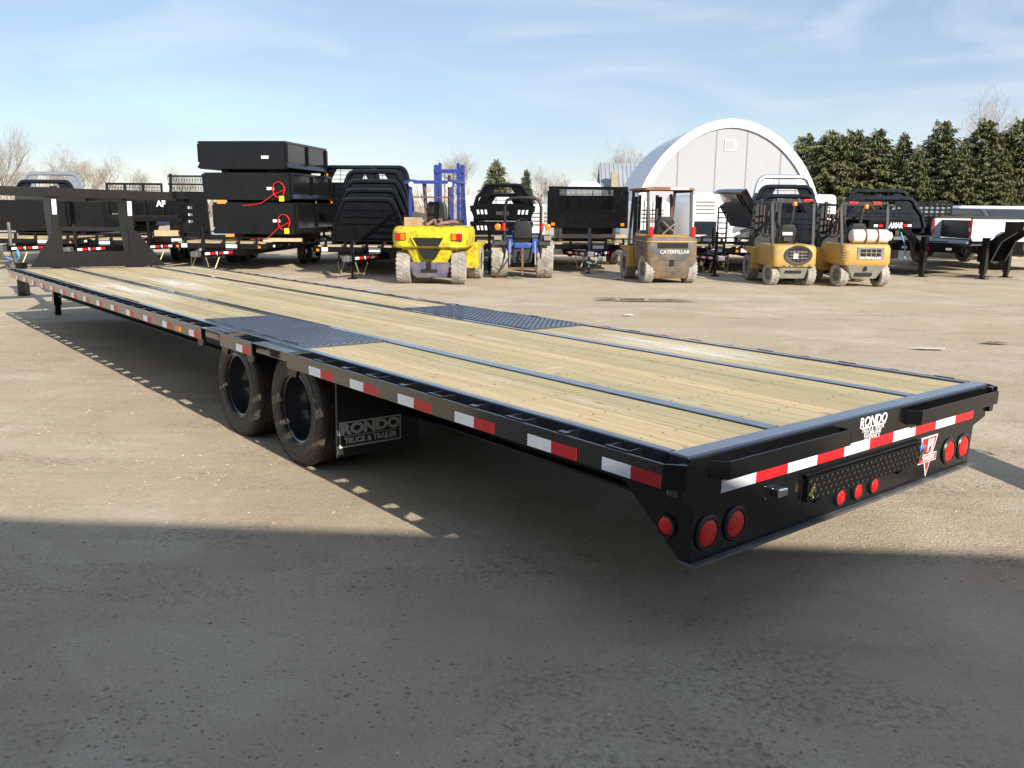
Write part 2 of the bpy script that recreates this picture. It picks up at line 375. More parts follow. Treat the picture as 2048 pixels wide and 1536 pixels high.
# planks
def plank(x0, x1, y0, y1):
    wd = x1 - x0; ln = y1 - y0
    b = MB(); e = .003
    b.prism([(e, 0), (wd - e, 0), (wd, -e), (wd, -.036), (0, -.036), (0, -e)], 'y', 0, ln)
    o = b.build('plank', WOOD, TR); o.location = (x0, y0, RZ + rnd.uniform(-.0022, .0022)); return o
for (a, b_, n) in ((X0, X1, 4), (X2, X3, 8), (X4, X5, 4)):
    pw = (b_ - a) / n
    for i in range(n):
        xa, xb = a + i * pw + rnd.uniform(.0015, .0055), a + (i + 1) * pw - rnd.uniform(.0015, .0055)
        cuts = [V0, rnd.choice((1.75, 3.4, 4.9, 5.6)), rnd.choice((7.6, 8.6, 9.6)), V1]
        if a > .7 and a < .8 and i == 0: cuts[1] = 1.62
        if a != X2:                                   # under the wheel plates the boards stop
            for y0, y1 in ((V0, 3.16), (4.935, cuts[2]), (cuts[2], V1)): plank(xa, xb, y0 + .002, y1 - .002)
        else:
            for y0, y1 in zip(cuts[:-1], cuts[1:]): plank(xa, xb, y0 + .002, y1 - .002)
# screw heads over each cross member
sc = MB(); SCREW = M('screw_head', (0.07, 0.055, 0.045), .5, metal=.6)
for k in range(30):
    y = .32 + k * .406
    for (a, b_, n) in ((X0, X1, 4), (X2, X3, 8), (X4, X5, 4)):
        if a != X2 and 3.1 < y < 5.0: continue
        pw = (b_ - a) / n
        for i in range(n):
            for fx in (.25, .75):
                x = a + (i + fx) * pw + rnd.uniform(-.008, .008); yy = y + rnd.uniform(-.012, .012)
                sc.add([(x + .0055 * math.cos(t * PI / 3), yy + .0055 * math.sin(t * PI / 3), RZ + .0024) for t in range(6)], [tuple(range(6))])
sc.build('screws', SCREW, TR, kind='stuff')
# steel strips on the main beams and the edge angles
for xa, xb in ((X1 + .002, X2 - .002), (X3 + .002, X4 - .002)):
    MB().box(xa, xb, V0, V1 + .05, -.030, .002).build('beam_flange', DECKSTEEL, TR, bevel=.003)
for xa, xb in ((0, X0 - .002), (X5 + .002, W_)):
    MB().box(xa, xb, .10, L_, -.115, .003).build('deck_edge', DECKSTEEL, TR, bevel=.005)
MB().box(X0, X5, V1 + .002, L_, -.115, .002).build('front_edge', DECKSTEEL, TR, bevel=.004)
MB().box(-.004, W_ + .004, .003, .096, -.168, .004).build('rear_frame', DECKSTEEL, TR, bevel=.007)
# raised tread plates over the wheels
def lozenges(x0, x1, y0, y1, pit, ln, wd, h, mtx=None):
    b = MB(); ny = int((y1 - y0) / pit); nx_ = int((x1 - x0) / pit)
    for j in range(ny):
        for i in range(nx_):
            cx = x0 + (i + .5) * (x1 - x0) / nx_; cy = y0 + (j + .5) * (y1 - y0) / ny
            an = PI / 4 if (i + j) % 2 else -PI / 4
            c, s = math.cos(an), math.sin(an)
            pts = [(-ln, 0, 0), (0, -wd, 0), (ln, 0, 0), (0, wd, 0)]
            vs = [(cx + p[0] * c - p[1] * s, cy + p[0] * s + p[1] * c, 0) for p in pts]
            vs += [(cx - ln * .45 * c, cy - ln * .45 * s, h), (cx + ln * .45 * c, cy + ln * .45 * s, h)]
            b.add(vs, [(0, 1, 4), (1, 2, 5, 4), (2, 3, 5), (3, 0, 4, 5)], mtx)
    return b
for xa, xb in ((.045, X1 + .012), (X4 - .012, W_ - .04)):
    pl = MB().box(xa, xb, 3.150, 4.945, -.010, .008).build('tread_plate', TREAD, TR)
    lz = lozenges(xa + .01, xb - .01, 3.16, 4.935, .027, .0125, .0045, .0036)
    lz.build('tread_pattern', TREAD, pl, loc=(0, 0, .0082), kind='stuff', smooth=20)
    for k in range(5):
        y = 3.28 + k * .36
        e = xa + .006 if xa < 1 else xb - .012
        MB().box(e - .004, e + .010, y, y + .20, .006, .0105).build('plate_slot', UNDER, pl)
# under structure
for xc in (.68, 1.91):
    b = MB(); b.box(xc - .006, xc + .006, .02, 12.6, -.44, -.032); b.box(xc - .075, xc + .075, .02, 12.6, -.455, -.441)
    b.build('main_beam', UNDER, TR)
for k in range(30):
    y = .32 + k * .406
    if 3.1 < y < 4.98: MB().box(.72, 1.87, y - .02, y + .02, -.13, -.044).build('cross_member', UNDER, TR)
    else: MB().box(.05, 2.54, y - .02, y + .02, -.13, -.044).build('cross_member', UNDER, TR)
# wheel-well pan under the tread plates
for xa, xb in ((.02, .62), (1.98, 2.57)): MB().box(xa, xb, 3.13, 4.95, -.030, -.012).build('wheel_well_plate', UNDER, TR)
# rub rails with stake pockets and spacer gussets
RT, RB = -.012, -.108
for sgn, xo in ((-1, 0.0), (1, W_)):
    def bx(b, a0, a1, y0, y1, z0, z1):
        xa, xb = xo + sgn * a0, xo + sgn * a1
        b.box(min(xa, xb), max(xa, xb), y0, y1, z0, z1)
    for y0, y1 in ((.030, 3.12), (3.66, 4.225), (4.60, 12.16)):
        b = MB()
        bx(b, .098, .108, y0, y1, RB, RT); r = b.build('rub_rail', GLOSS, TR, bevel=.003)
        # curved gusset closing the rail end by the wheels
    xa = xo + sgn * .108
    b = MB(); b.add([(xo + sgn * .098, .030, RB), (xo + sgn * .108, .030, RB), (xo + sgn * .108, .030, RT), (xo + sgn * .098, .030, RT),
                     (xo + sgn * .045, -.028, RB), (xo + sgn * .055, -.034, RB), (xo + sgn * .055, -.034, RT), (xo + sgn * .045, -.028, RT)],
                    [(0, 1, 2, 3), (4, 5, 6, 7), (0, 1, 5, 4), (1, 2, 6, 5), (2, 3, 7, 6), (3, 0, 4, 7)]); b.build('rail_end', BLACK, TR)
    b = MB(); b.add([(xo + sgn * .098, 12.16, RB), (xo + sgn * .108, 12.16, RB), (xo + sgn * .108, 12.16, RT), (xo + sgn * .098, 12.16, RT),
                     (xo - sgn * .0, 12.24, RB), (xo + sgn * .012, 12.245, RB), (xo + sgn * .012, 12.245, RT), (xo - sgn * .0, 12.24, RT)],
                    [(0, 1, 2, 3), (4, 5, 6, 7), (0, 1, 5, 4), (1, 2, 6, 5), (2, 3, 7, 6), (3, 0, 4, 7)]); b.build('rail_end', BLACK, TR)
    for y0, y1 in ((3.12, 3.66), (4.225, 4.60)):      # flat bridges over the wheels
        b = MB(); bx(b, .0, .106, y0 + .002, y1 - .002, RT - .008, RT - .001); b.build('fender_plate', DECKSTEEL, TR, bevel=.002)
        for yy, d in ((y0, -1), (y1, 1)):
            pts = [(yy, RT - .012), (yy, RB - .03), (yy + d * .03, RB - .055), (yy + d * .10, RB - .05), (yy + d * .13, RB + .01), (yy + d * .13, RT - .012)]
            b = MB(); xa, xb = xo + sgn * .075, xo + sgn * .096
            b.prism(pts, 'x', min(xa, xb), max(xa, xb)); b.build('rail_gusset', BLACK, TR)
    k = 0; y = .22
    while y < 12.1:
        clear = not any(a - .07 < y < b2 + .02 for a, b2 in ((3.12, 3.66), (4.225, 4.60)))
        if clear:
            b = MB()
            if k % 2 == 0:       # stake pocket: a channel open to the deck
                bx(b, .084, .0975, y, y + .115, RB - .005, RT + .006)
                bx(b, .003, .084, y, y + .008, RB + .01, RT + .003); bx(b, .003, .084, y + .107, y + .115, RB + .01, RT + .003)
                b.build('stake_pocket', BLACK, TR, bevel=.0015)
            else:                # triangular spacer plate
                t = [(xo, RT + .002), (xo + sgn * .097, RT + .004), (xo + sgn * .097, RB + .01), (xo, RT - .05)]
                b.prism(t, 'y', y + .05, y + .058); bx(b, .07, .0975, y + .03, y + .08, RT - .004, RT + .005); b.build('spacer_plate', BLACK, TR)
        y += .3045; k += 1
    # reflective tape, white then red in 12 inch strips
    wm = MB().box(-.0008, .0008, 0, .150, -.0255, .0255).mesh('reflective_tape', WHITE_T); rm = MB().box(-.0008, .0008, 0, .150, -.0255, .0255).mesh('reflective_tape', RED_T)
    ends = [-.024 + .128, .477, 1.006, 1.507, 2.008, 2.509, 3.70, 4.64] + [5.27 + .51 * i for i in range(14)]
    for i, y in enumerate(ends):
        if i == 0: y = .034
        sy = .36 if 3.6 < y < 4.7 else .5 if False else 1.0
        ln = .150 * (.75 if y > 3.6 else 1.0); zt = -.079
        for me, yy in ((rm, y), (wm, y + ln)):
            link('reflective_tape', me, TR, loc=(xo + sgn * .1092, yy, zt), scale=(1, ln / .150, 1))
    MB().box(-.006, .006, -.05, .05, -.016, .016).build('side_marker_lamp', AMBER, TR, loc=(xo + sgn * .114, 5.10, -.078), bevel=.003)
    MB().box(-.006, .006, -.05, .05, -.016, .016).build('side_marker_lamp', AMBER, TR, loc=(xo + sgn * .114, 11.95, -.078), bevel=.003)

# rear plate with its narrower lower half
RP = MB(); RP.prism([(-.004, -.006), (2.594, -.006), (2.594, -.178), (2.45, -.214), (2.43, -.43), (.035, -.43), (.03, -.20), (-.004, -.178)], 'y', -.006, .0025)
RP.build('rear_plate', BLACK, TR, bevel=.002)
MB().prism([(-.034, -.418), (.06, -.418), (.06, -.43), (-.034, -.43)], 'x', .03, 2.445).build('bottom_lip', STEELW, TR, bevel=.002)
for xa in (.036, 2.42):      # tapered side plates of the tail
    MB().prism([(.003, -.168), (.36, -.168), (.05, -.417), (.003, -.417)], 'x', xa, xa + .008).build('tail_side_plate', BLACK, TR)
for xa, xb in ((-.056, -.005), (2.595, 2.646)): MB().box(xa, xb, -.022, .002, -.150, -.014).build('corner_plate', BLACK, TR)
# pull bars standing off the rear plate
for xa, xb in ((.115, 1.07), (1.645, 2.625)):
    b = MB(); b.box(xa + .05, xb - .04, -.062, -.054, -.098, -.026)
    b.add([(xa, -.007, -.026), (xa + .01, -.007, -.026), (xa + .05, -.062, -.026), (xa + .05, -.054, -.026), (xa, -.007, -.098), (xa + .01, -.007, -.098), (xa + .05, -.062, -.098), (xa + .05, -.054, -.098)],
          [(0, 1, 3, 2), (4, 6, 7, 5), (0, 2, 6, 4), (1, 5, 7, 3), (2, 3, 7, 6), (0, 4, 5, 1)])
    b.box(xb - .04, xb - .032, -.062, -.007, -.098, -.026)
    b.build('pull_bar', BLACK, TR, bevel=.002)
for i in range(10):
    me = WHITE_T if i % 2 == 0 else RED_T
    x = .195 + i * .2235
    MB().box(x, x + .2235, -.0076, -.0060, -.169, -.117).build('reflective_tape', me, TR)
# lamps
def round_lamp(name, loc, r, nrm, mat=LENS):
    g_ = MB(); g_.lathe([(r * 1.32, 0), (r * 1.34, .006), (r * 1.22, .013), (r * 1.06, .013), (r * 1.02, .004), (.001, .004)], 28)
    z = Vector(nrm).normalized(); x_ = Vector((0, 0, 1)); y_ = z.cross(x_)
    m = Matrix((z, x_.cross(z) * -1, x_)).transposed().to_4x4(); m.translation = loc
    o = g_.build(name, RUBBER, TR, smooth=40, mtx=m)
    MB().lathe([(r, .0045), (r * .99, .009), (r * .82, .0125), (r * .5, .0145), (.001, .015)], 28).build('lens', mat, o, smooth=50)
    return o
for x, z in ((.124, -.312), (.297, -.312), (2.165, -.312), (2.338, -.312)): round_lamp('tail_lamp', (x, -.0062, z), .054, (0, -1, 0))
for x in (1.085, 1.237, 1.387): round_lamp('marker_lamp', (x, -.0062, -.357), .033, (0, -1, 0))
round_lamp('side_lamp', (.0358, .115, -.300), .036, (-1, 0, 0))
# number plate lamp
b = MB(); b.prism([(-.030, -.02), (.034, -.02), (.040, -.008), (.034, .012), (-.030, .016), (-.036, 0)], 'y', -.042, -.006); lo = b.build('number_plate_lamp', CHROME, TR, loc=(.57, 0, -.228), bevel=.005)
MB().lathe([(.009, 0), (.009, .006), (.001, .008)], 10).build('bolt', CHROME, TR, mtx=face_mtx((.63, -.006, -.245), (1, 0, 0)) @ Matrix.Rotation(-PI / 2, 4, 'Y'))
for x, z in ((.645, -.243), (.49, -.250)):
    MB().lathe([(.008, 0), (.008, .005), (.002, .007)], 8).build('bolt', STEELW, TR, mtx=Matrix.Translation((x, -.0062, z)) @ Matrix.Rotation(-PI / 2, 4, 'Z'))
# checkered ramp-slot cover
cv = MB().prism([(-.007, -.206), (-.030, -.210), (-.030, -.314), (-.007, -.318)], 'x', .775, 1.79).build('slot_cover', COVER, TR, bevel=.002)
lozenges(.785, 1.78, -.052, .052, .021, .011, .0038, .0022, Matrix.Translation((0, -.0302, -.262)) @ Matrix.Rotation(PI / 2, 4, 'X')).build('tread_pattern', COVER, cv, smooth=20, kind='stuff')
MB().box(.76, 1.80, -.026, -.007, -.201, -.194).build('cover_ledge', BLACKD, TR, bevel=.002)
for x in (.79, 1.785):
    ring = [(x + .004 * math.sin(t * 1.3), -.042 + .006 * math.cos(t * 2), -.262 + .028 * math.sin(t)) for t in [k * PI / 8 for k in range(-6, 7)]]
    MB().tube(ring, .0045, 6).tube([(x - .012, -.036, -.285), (x + .014, -.046, -.245)], .006, 6).build('hasp', ZINC, cv, smooth=40)
for x in (.86, 1.60): MB().box(x, x + .05, -.022, -.007, -.338, -.326).build('cover_tab', BLACKD, TR, bevel=.002)
# badge: red shield, blue star, white border
bd = MB(); bd.prism([(1.835, -.196), (2.02, -.196), (1.925, -.412)], 'y', -.0085, -.0062); badge = bd.build('badge', WHITE_INK, TR)
MB().prism([(1.850, -.203), (2.006, -.203), (1.925, -.396)], 'y', -.0096, -.0086).build('badge_field', RED_T, badge)
MB().box(1.820, 2.018, -.0108, -.0097, -.332, -.288).build('badge_band', WHITE_INK, badge)
MB().box(1.825, 2.013, -.0118, -.0109, -.328, -.292).build('badge_band', RED_T, badge)
star = [( (.045 if k % 2 == 0 else .018) * math.sin(k * PI / 5), (.045 if k % 2 == 0 else .018) * math.cos(k * PI / 5)) for k in range(10)]
MB().prism([(1.850 + .9 * a, -.256 + c) for a, c in star], 'y', -.0108, -.0097).build('badge_star', BLUEINK, badge)
MB().prism([(1.850 + 1.15 * a, -.256 + 1.25 * c) for a, c in star], 'y', -.0096, -.0090).build('badge_star', WHITE_INK, badge)
F = (0, -1, 0)
link('lettering', text('PJ', .088, WHITE_INK, .0025, shear=.15), badge, mtx=face_mtx((1.935, -.0110, -.246), F))
link('lettering', text('TRAILERS', .036, WHITE_INK, .0006, sx=.98, shear=.1), badge, mtx=face_mtx((1.919, -.0123, -.310), F))
# dealer decal
for s_t, sz, z, bo, sx in (('RONDO', .066, -.033, .0012, 1.0), ('TRUCK & TRAILER', .030, -.070, .0, .84), ('815-899-4340', .028, -.091, .0, .98), ('SYCAMORE, IL', .025, -.1095, .0, .90)):
    link('lettering', text(s_t, sz, WHITE_INK, bo, sx=sx, shear=.1), TR, mtx=face_mtx((1.327, -.0072, z - .002), F))
MB().box(1.215, 1.445, -.0072, -.0062, -.0605, -.0575).build('decal_rule', WHITE_INK, TR)

# wheels: dual tandem
def tyre_mesh(R=.395, wd=.215):
    prof = [(.235, -.085), (.25, -.098), (.262, -.102), (.264, -.1055), (.270, -.1055), (.272, -.1035), (.30, -.109), (.322, -.109), (.324, -.1115), (.329, -.1115), (.331, -.108), (.350, -.105), (.375, -.098), (.388, -.088)]
    for i in range(5):
        x0 = -.078 + i * .034
        prof += [(R - .0005 * abs(i - 2), x0), (R - .0005 * abs(i - 2), x0 + .026), (R - .009, x0 + .0275), (R - .009, x0 + .0325)]
    prof = prof[:-2] + [(.388, .088), (.375, .098), (.345, .106), (.30, .108), (.25, .098), (.235, .085)]
    b = MB().lathe(prof, 44, caps=False)
    for k in range(64):
        for sd in (-1, 1):
            a = 2 * PI * (k + (.5 if sd > 0 else 0)) / 64; e = .30 * 2 * PI / 64
            P = [(sd * x, r_ * math.cos(a + t), r_ * math.sin(a + t)) for x, r_ in ((.080, .390), (.093, .386), (.104, .366), (.098, .360)) for t in (-e, e)]
            P = [(x, y * (1.010 if i < 6 else 1.0), z * (1.010 if i < 6 else 1.0)) for i, (x, y, z) in enumerate(P)]
            b.add(P, [(0, 1, 3, 2), (2, 3, 5, 4), (0, 2, 4, 6), (1, 7, 5, 3)])
    return b.mesh('tyre', TYRE, 35)
TY = tyre_mesh()
# deep dish rim seen from the outside (-x side)
RM = MB().lathe([(.236, -.098), (.247, -.094), (.243, -.082), (.222, -.074), (.214, -.02), (.205, .035), (.188, .062), (.180, .078), (.110, .080), (.098, .074), (.082, .070), (.076, .055), (.070, .045), (.001, .042)], 36, caps=False).mesh('rim', RIM, 35)
NUT = MB().lathe([(.012, .080), (.012, .062), (.008, .056), (.001, .056)], 6, caps=False).mesh('wheel_nut', RIM)
def wheel(x, y, flip):
    o = bpy.data.objects.new('wheel', TY); COL.objects.link(o); o.parent = TR
    o.location = (x, y, GZ + .395); o.rotation_euler = (rnd.random() * 6, 0, PI if flip else 0)
    r = link('rim', RM, o)
    for k in range(8): link('wheel_nut', NUT, o, loc=(0, .140 * math.cos(k * PI / 4), .140 * math.sin(k * PI / 4)))
    return o
for y in (3.36, 4.35):
    for x, fl in ((.155, False), (.405, True), (2.185, False), (2.435, True)): wheel(x, y, fl)
    MB().tube([(.30, y, GZ + .395), (2.29, y, GZ + .395)], .064, 12).build('axle', UNDER, TR, smooth=40)
for xc in (.68, 1.91):
    MB().tube([(xc, 2.9, -.50), (xc, 3.36, -.44), (xc, 3.85, -.50), (xc, 4.35, -.44), (xc, 4.8, -.50)], .03, 6).build('leaf_spring', UNDER, TR)
# mud flaps
for k, xa in ((0, .065), (1, 1.92)):
    fl = MB().box(xa, xa + .61, 2.800, 2.809, GZ + .175, -.045).build('mud_flap', RUBBER, TR)
    MB().box(xa + .0005, xa + .006, 2.796, 2.7995, GZ + .175, -.07).build('flap_stiffener', STEELW, fl)
    cx = xa + .245; z0 = -.515; y = 2.7992
    b = MB(); hw, hh, t = .228, .083, .010
    b.box(cx - hw, cx + hw, y - .001, y, z0 + hh - t, z0 + hh); b.box(cx - hw, cx + hw, y - .001, y, z0 - hh, z0 - hh + t)
    b.box(cx - hw, cx - hw + t, y - .001, y, z0 - hh + t, z0 + hh - t); b.box(cx + hw - t, cx + hw, y - .001, y, z0 - hh + t, z0 + hh - t)
    b.box(cx - .195, cx + .195, y - .001, y, z0 - .013, z0 - .008); b.build('flap_border', GREY_INK, fl)
    link('lettering', text('RONDO', .092, GREY_INK, .005, sx=1.25), fl, mtx=face_mtx((cx, y - .0012, z0 + .032), F))
    link('lettering', text('TRUCK & TRAILER', .052, GREY_INK, .002, sx=.90), fl, mtx=face_mtx((cx, y - .0012, z0 - .043), F))

# gooseneck riser at the front
NV = 12.42
nk = MB()
b = MB(); b.prism([(.225, 0.0), (2.175, 0.0), (1.755, .545), (1.63, .545), (1.63, .235), (.685, .235), (.685, .545), (.575, .545)], 'y', NV - .012, NV); b.build('neck_plate', NECK, TR)
for xa in (.555, 1.62):
    MB().box(xa, xa + .105, NV + .002, NV + .24, -.05, 1.03).build('neck_upright', NECK, TR, bevel=.004)
    MB().box(xa + .022, xa + .083, NV - .0005, NV + .0015, .78, 1.00).build('reflective_tape', WHITE_T, TR)
    MB().add([(xa + .02, NV + .242, .0), (xa + .085, NV + .242, .0), (xa + .085, NV + .242, 1.0), (xa + .02, NV + .242, 1.0), (xa + .02, NV + .52, .8), (xa + .085, NV + .52, .8), (xa + .02, NV + .52, 1.0), (xa + .085, NV + .52, 1.0)],
             [(0, 1, 2, 3), (0, 4, 5, 1), (4, 6, 7, 5), (3, 2, 7, 6), (0, 3, 6, 4), (1, 5, 7, 2)]).build('neck_brace', NECK, TR)
    MB().box(xa + .005, xa + .10, NV + .24, NV + 2.55, 1.005, 1.14).build('neck_beam', NECK, TR, bevel=.004)
MB().box(-.12, 2.33, NV - .02, NV + .24, 1.035, 1.165).build('neck_cross_beam', NECK, TR, bevel=.004)
MB().box(.662, 1.618, NV + .01, NV + .08, .535, .60).build('neck_cross_bar', NECK, TR, bevel=.003)
MB().box(.662, 1.618, NV + 2.35, NV + 2.55, 1.0, 1.14).build('coupler_beam', NECK, TR)
MB().tube([(1.14, NV + 2.45, .30), (1.14, NV + 2.45, 1.25)], .06, 10).build('coupler', NECK, TR, smooth=40)
MB().box(.69, 1.60, NV + .25, NV + .9, .02, .04).build('front_step', TREAD, TR)
# landing legs
for x in (.66, 1.93):
    b = MB(); b.box(x - .055, x + .055, 12.90, 13.01, -.62, .35); b.box(x - .043, x + .043, 12.912, 12.998, GZ + .02, -.618)
    lg = b.build('landing_leg', BLACK, TR, bevel=.004)
    MB().box(x - .12, x + .12, 12.84, 13.07, GZ - .004, GZ + .012).build('foot_plate', BLACK, lg)
    MB().tube([(x - .055, 12.955, -.25), (x - .14, 12.955, -.25), (x - .14, 12.955, -.38)], .010, 6).build('crank_handle', STEELW, lg)
for x in (.66, 1.93): MB().box(x - .05, x + .05, 12.2, 12.9, -.30, -.10).build('leg_bracket', UNDER, TR)

# ================================================================== the yard behind
def at(px, py, Y):            # the point at distance Y along a line of sight of the photograph (2048 x 1536 pixels)
    a, b = px - 1024, py - 768
    u = c_ * a + s_ * b; v = -s_ * a + c_ * b
    d = rt * (u / 1713.58) - up * (v / 1713.58) + fw
    return Vector((0, 0, CAM_H)) + d * (Y / d.y)
def X(px, Y): return at(px, 420, Y).x
def Z(py, Y, px=1024): return at(px, py, Y).z

YEL = M('yellow_paint_worn', (0.62, 0.50, 0.015), .42, var=.12, dust=.34, dcol=(0.12, 0.085, 0.03), dscale=7, bump=.1, bscale=8)
YELT = M('forklift_yellow_muddy', (0.52, 0.305, 0.05), .5, var=.18, dust=.38, dcol=(0.30, 0.22, 0.12), dscale=4.0)
BLUEP = M('blue_paint_worn', (0.022, 0.045, 0.24), .4, var=.2, dust=.14, dcol=(0.13, 0.10, 0.09), dscale=5)
BLUEG = M('blue_grey_scuffed', (0.055, 0.075, 0.20), .5, dust=.60, dcol=(0.22, 0.18, 0.15), dscale=6)
RUSTG = M('rusted_counterweight', (0.085, 0.082, 0.080), .6, var=.35, dust=.48, dcol=(0.27, 0.15, 0.065), dscale=3.6)
RUST = M('rusty_steel', (0.13, 0.06, 0.03), .75, var=.3)
GREYP = M('grey_painted_steel', (0.035, 0.036, 0.038), .55, dust=.2, dcol=(0.10, 0.088, 0.075), spec=.3)
MUDG = M('muddy_grey_cast', (0.20, 0.185, 0.16), .75, var=.25, dust=.4, dcol=(0.30, 0.26, 0.2))
MUDTYRE = M('mud_caked_tyre', (0.10, 0.095, 0.088), .85, var=.2, dust=.95, dcol=(0.36, 0.33, 0.285), dscale=4, bump=.3, bscale=25)
SEATM = M('black_vinyl', (0.015, 0.015, 0.016), .45)
WHITEP = M('white_gelcoat', (0.74, 0.75, 0.76), .3, var=.04)
SILV = M('bright_aluminium', (0.55, 0.56, 0.58), .32, metal=.85)
GLASSD = M('dark_glass', (0.02, 0.024, 0.03), .06, coat=.5)
WOODY = M('deck_boards_far', (0.46, 0.36, 0.21), .75, var=.25, vscale=3)
HOSE = M('red_hose', (0.60, 0.015, 0.012), .4)
HOSEB = M('blue_hose', (0.10, 0.38, 0.62), .4)
CHAIN = M('chain_zinc', (0.34, 0.29, 0.14), .45, metal=.7)
ORNG = M('faded_orange', (0.33, 0.115, 0.035), .7, var=.35, dust=.4, dcol=(.10, .09, .08), dscale=2.5)
TANKW = M('tank_white', (0.66, 0.65, 0.60), .35, var=.1, dust=.3, dcol=(0.35, 0.27, 0.14), dscale=5)
CARD = M('weathered_board', (0.34, 0.23, 0.12), .8, var=.2)
STRAP = M('soiled_strap', (0.22, 0.12, 0.10), .85, var=.3)
STICK = M('white_sticker', (0.75, 0.75, 0.76), .5)
STICKO = M('orange_sticker', (0.70, 0.30, 0.04), .5)
SHADE = M('opening_shade_black', (0.006, 0.006, 0.006), .8)  # solid black blocks stand in for the shade inside openings and recesses
YTEXT = M('yellow_vinyl', (0.80, 0.62, 0.02), .5)

def lug_tyre(name, R, wd, mat, n_lug=20, rim=.55, chev=True):
    """tyre about the x axis with raised lugs"""
    b = MB(); h = wd / 2
    b.lathe([(R * rim, -h * .80), (R * .70, -h), (R * .90, -h * .98), (R * .955, -h * .86), (R * .965, 0), (R * .955, h * .86), (R * .90, h * .98), (R * .70, h), (R * rim, h * .80)], 28, caps=False)
    for k in range(n_lug):
        for sd in (-1, 1):
            a0 = 2 * PI * (k + (.5 if sd > 0 else 0)) / n_lug; sk = .55 * 2 * PI / n_lug if chev else 0; da = 2 * PI / n_lug * .27
            P = []
            for (x, a) in ((0.06 * sd * h, a0 + sk), (sd * h * 1.0, a0)):
                for e in (-da, da):
                    for rr in (.93, 1.0 if abs(x) < h * .9 else .965): P.append((x, R * rr * math.cos(a + e), R * rr * math.sin(a + e)))
            b.add(P, [(0, 1, 3, 2), (4, 6, 7, 5), (0, 4, 5, 1), (2, 3, 7, 6), (1, 5, 7, 3)])
    return b.mesh(name, mat, 30)
def hub_mesh(R, wd, mat):
    h = wd / 2
    return MB().lathe([(R, -h * .78), (R * .96, -h * .7), (R * .85, -h * .25), (R * .5, -h * .2), (R * .42, -h * .5), (R * .001, -h * .52)], 20, caps=False).mesh('rim', mat, 40)
def add_wheel(par, ty, hub, loc, flip=False, steer=0.0):
    o = link('wheel', ty, par, loc=loc, rot=(0, 0, (PI if flip else 0) + steer))
    h = link('rim', hub, o); return o

def plan_round(hw, y0, y1, r, n=5):
    pts = [(-hw, y1)]
    for k in range(n + 1):
        a = PI + (PI / 2) * k / n; pts.append((-hw + r + r * math.cos(a), y0 + r + r * math.sin(a)))
    for k in range(n + 1):
        a = 1.5 * PI + (PI / 2) * k / n; pts.append((hw - r + r * math.cos(a), y0 + r + r * math.sin(a)))
    return pts + [(hw, y1)]
def loft(b, sections):
    """stack closed plan outlines [(z, pts)] into a body"""
    o = len(b.v); n = len(sections[0][1])
    for z, pts in sections: b.v += [(p[0], p[1], z) for p in pts]
    for i in range(len(sections) - 1):
        for k in range(n): b.f.append((o + i * n + k, o + i * n + (k + 1) % n, o + (i + 1) * n + (k + 1) % n, o + (i + 1) * n + k))
    b.f.append(tuple(o + k for k in range(n - 1, -1, -1))); b.f.append(tuple(o + (len(sections) - 1) * n + k for k in range(n)))
    return b

def mast(par, w, y, z0, z1, mat, wd=.09, dp=.16, cross=()):
    for sx in (-1, 1):
        b = MB(); b.box(sx * w / 2 - wd / 2, sx * w / 2 + wd / 2, y, y + dp, z0, z1); b.build('mast_channel', mat, par, bevel=.006)
        b = MB(); x = sx * (w / 2 - wd * 1.1); b.box(x - wd * .32, x + wd * .32, y - .03, y + dp * .6, z0 + .1, z1 + .04); b.build('inner_mast_channel', mat, par)
    for z in cross: MB().box(-w / 2 - wd / 2, w / 2 + wd / 2, y - .036, y - .002, z, z + .09).build('mast_cross_member', mat, par)
    MB().tube([(0, y + .04, z0 + .1), (0, y + .04, z1 - .25)], .04, 10).build('lift_cylinder', GREYP, par, smooth=40)
    for x in (-.11, .11): MB().box(x - .012, x + .012, y - .02, y - .008, z0 + .3, z1 - .1).build('lift_chain', RUST, par)
    MB().box(-w / 2 - .05, w / 2 + .05, y + dp + .01, y + dp + .07, .15, .62).build('fork_carriage', mat, par)
    for x in (-.3, .3):
        MB().box(x - .06, x + .06, y + dp + .08, y + dp + .13, .06, .60).box(x - .06, x + .06, y + dp + .132, y + dp + 1.1, .06, .10).build('fork', STEELW, par)

# ---------------------------------------------------------------- yellow forklift with blue mast
Y0 = 19.05
f1 = thing('forklift', 'big bright yellow forklift with a blue mast and blue guard frame', 'forklift', (X(855, Y0), Y0, 0), -.10, 'forklifts parked in the yard'); f1.scale = (.94, 1, 1)
b = MB(); pr = lambda hw, y0, r: plan_round(hw, y0, 1.35, r)
loft(b, [(.80, pr(.82, .10, .25)), (.84, pr(.885, .02, .28)), (1.02, pr(.90, 0.0, .28)), (1.18, pr(.90, .02, .30)), (1.26, pr(.86, .10, .30)), (1.285, pr(.78, .20, .28))])
b.build('counterweight', YEL, f1, smooth=35)
b = MB(); loft(b, [(.46, plan_round(.42, .20, 1.0, .08)), (.79, plan_round(.56, .12, 1.0, .10))]); b.build('lower_counterweight', YEL, f1, smooth=30)
b = MB(); loft(b, [(.15, plan_round(.40, .20, 1.0, .10)), (.24, plan_round(.46, .14, 1.0, .10)), (.50, plan_round(.58, .11, 1.0, .10))]); b.build('ballast_block', BLUEG, f1, smooth=30)
b = MB().prism([(-.36, 1.04), (.36, 1.04), (.25, .86), (-.25, .86)], 'y', -.012, .02); b.build('radiator_opening', SHADE, f1)
for sx in (-1, 1):
    MB().bar((sx * .40, -.016, 1.06), (sx * .27, -.016, .85), .03, .03).build('opening_trim', YEL, f1)
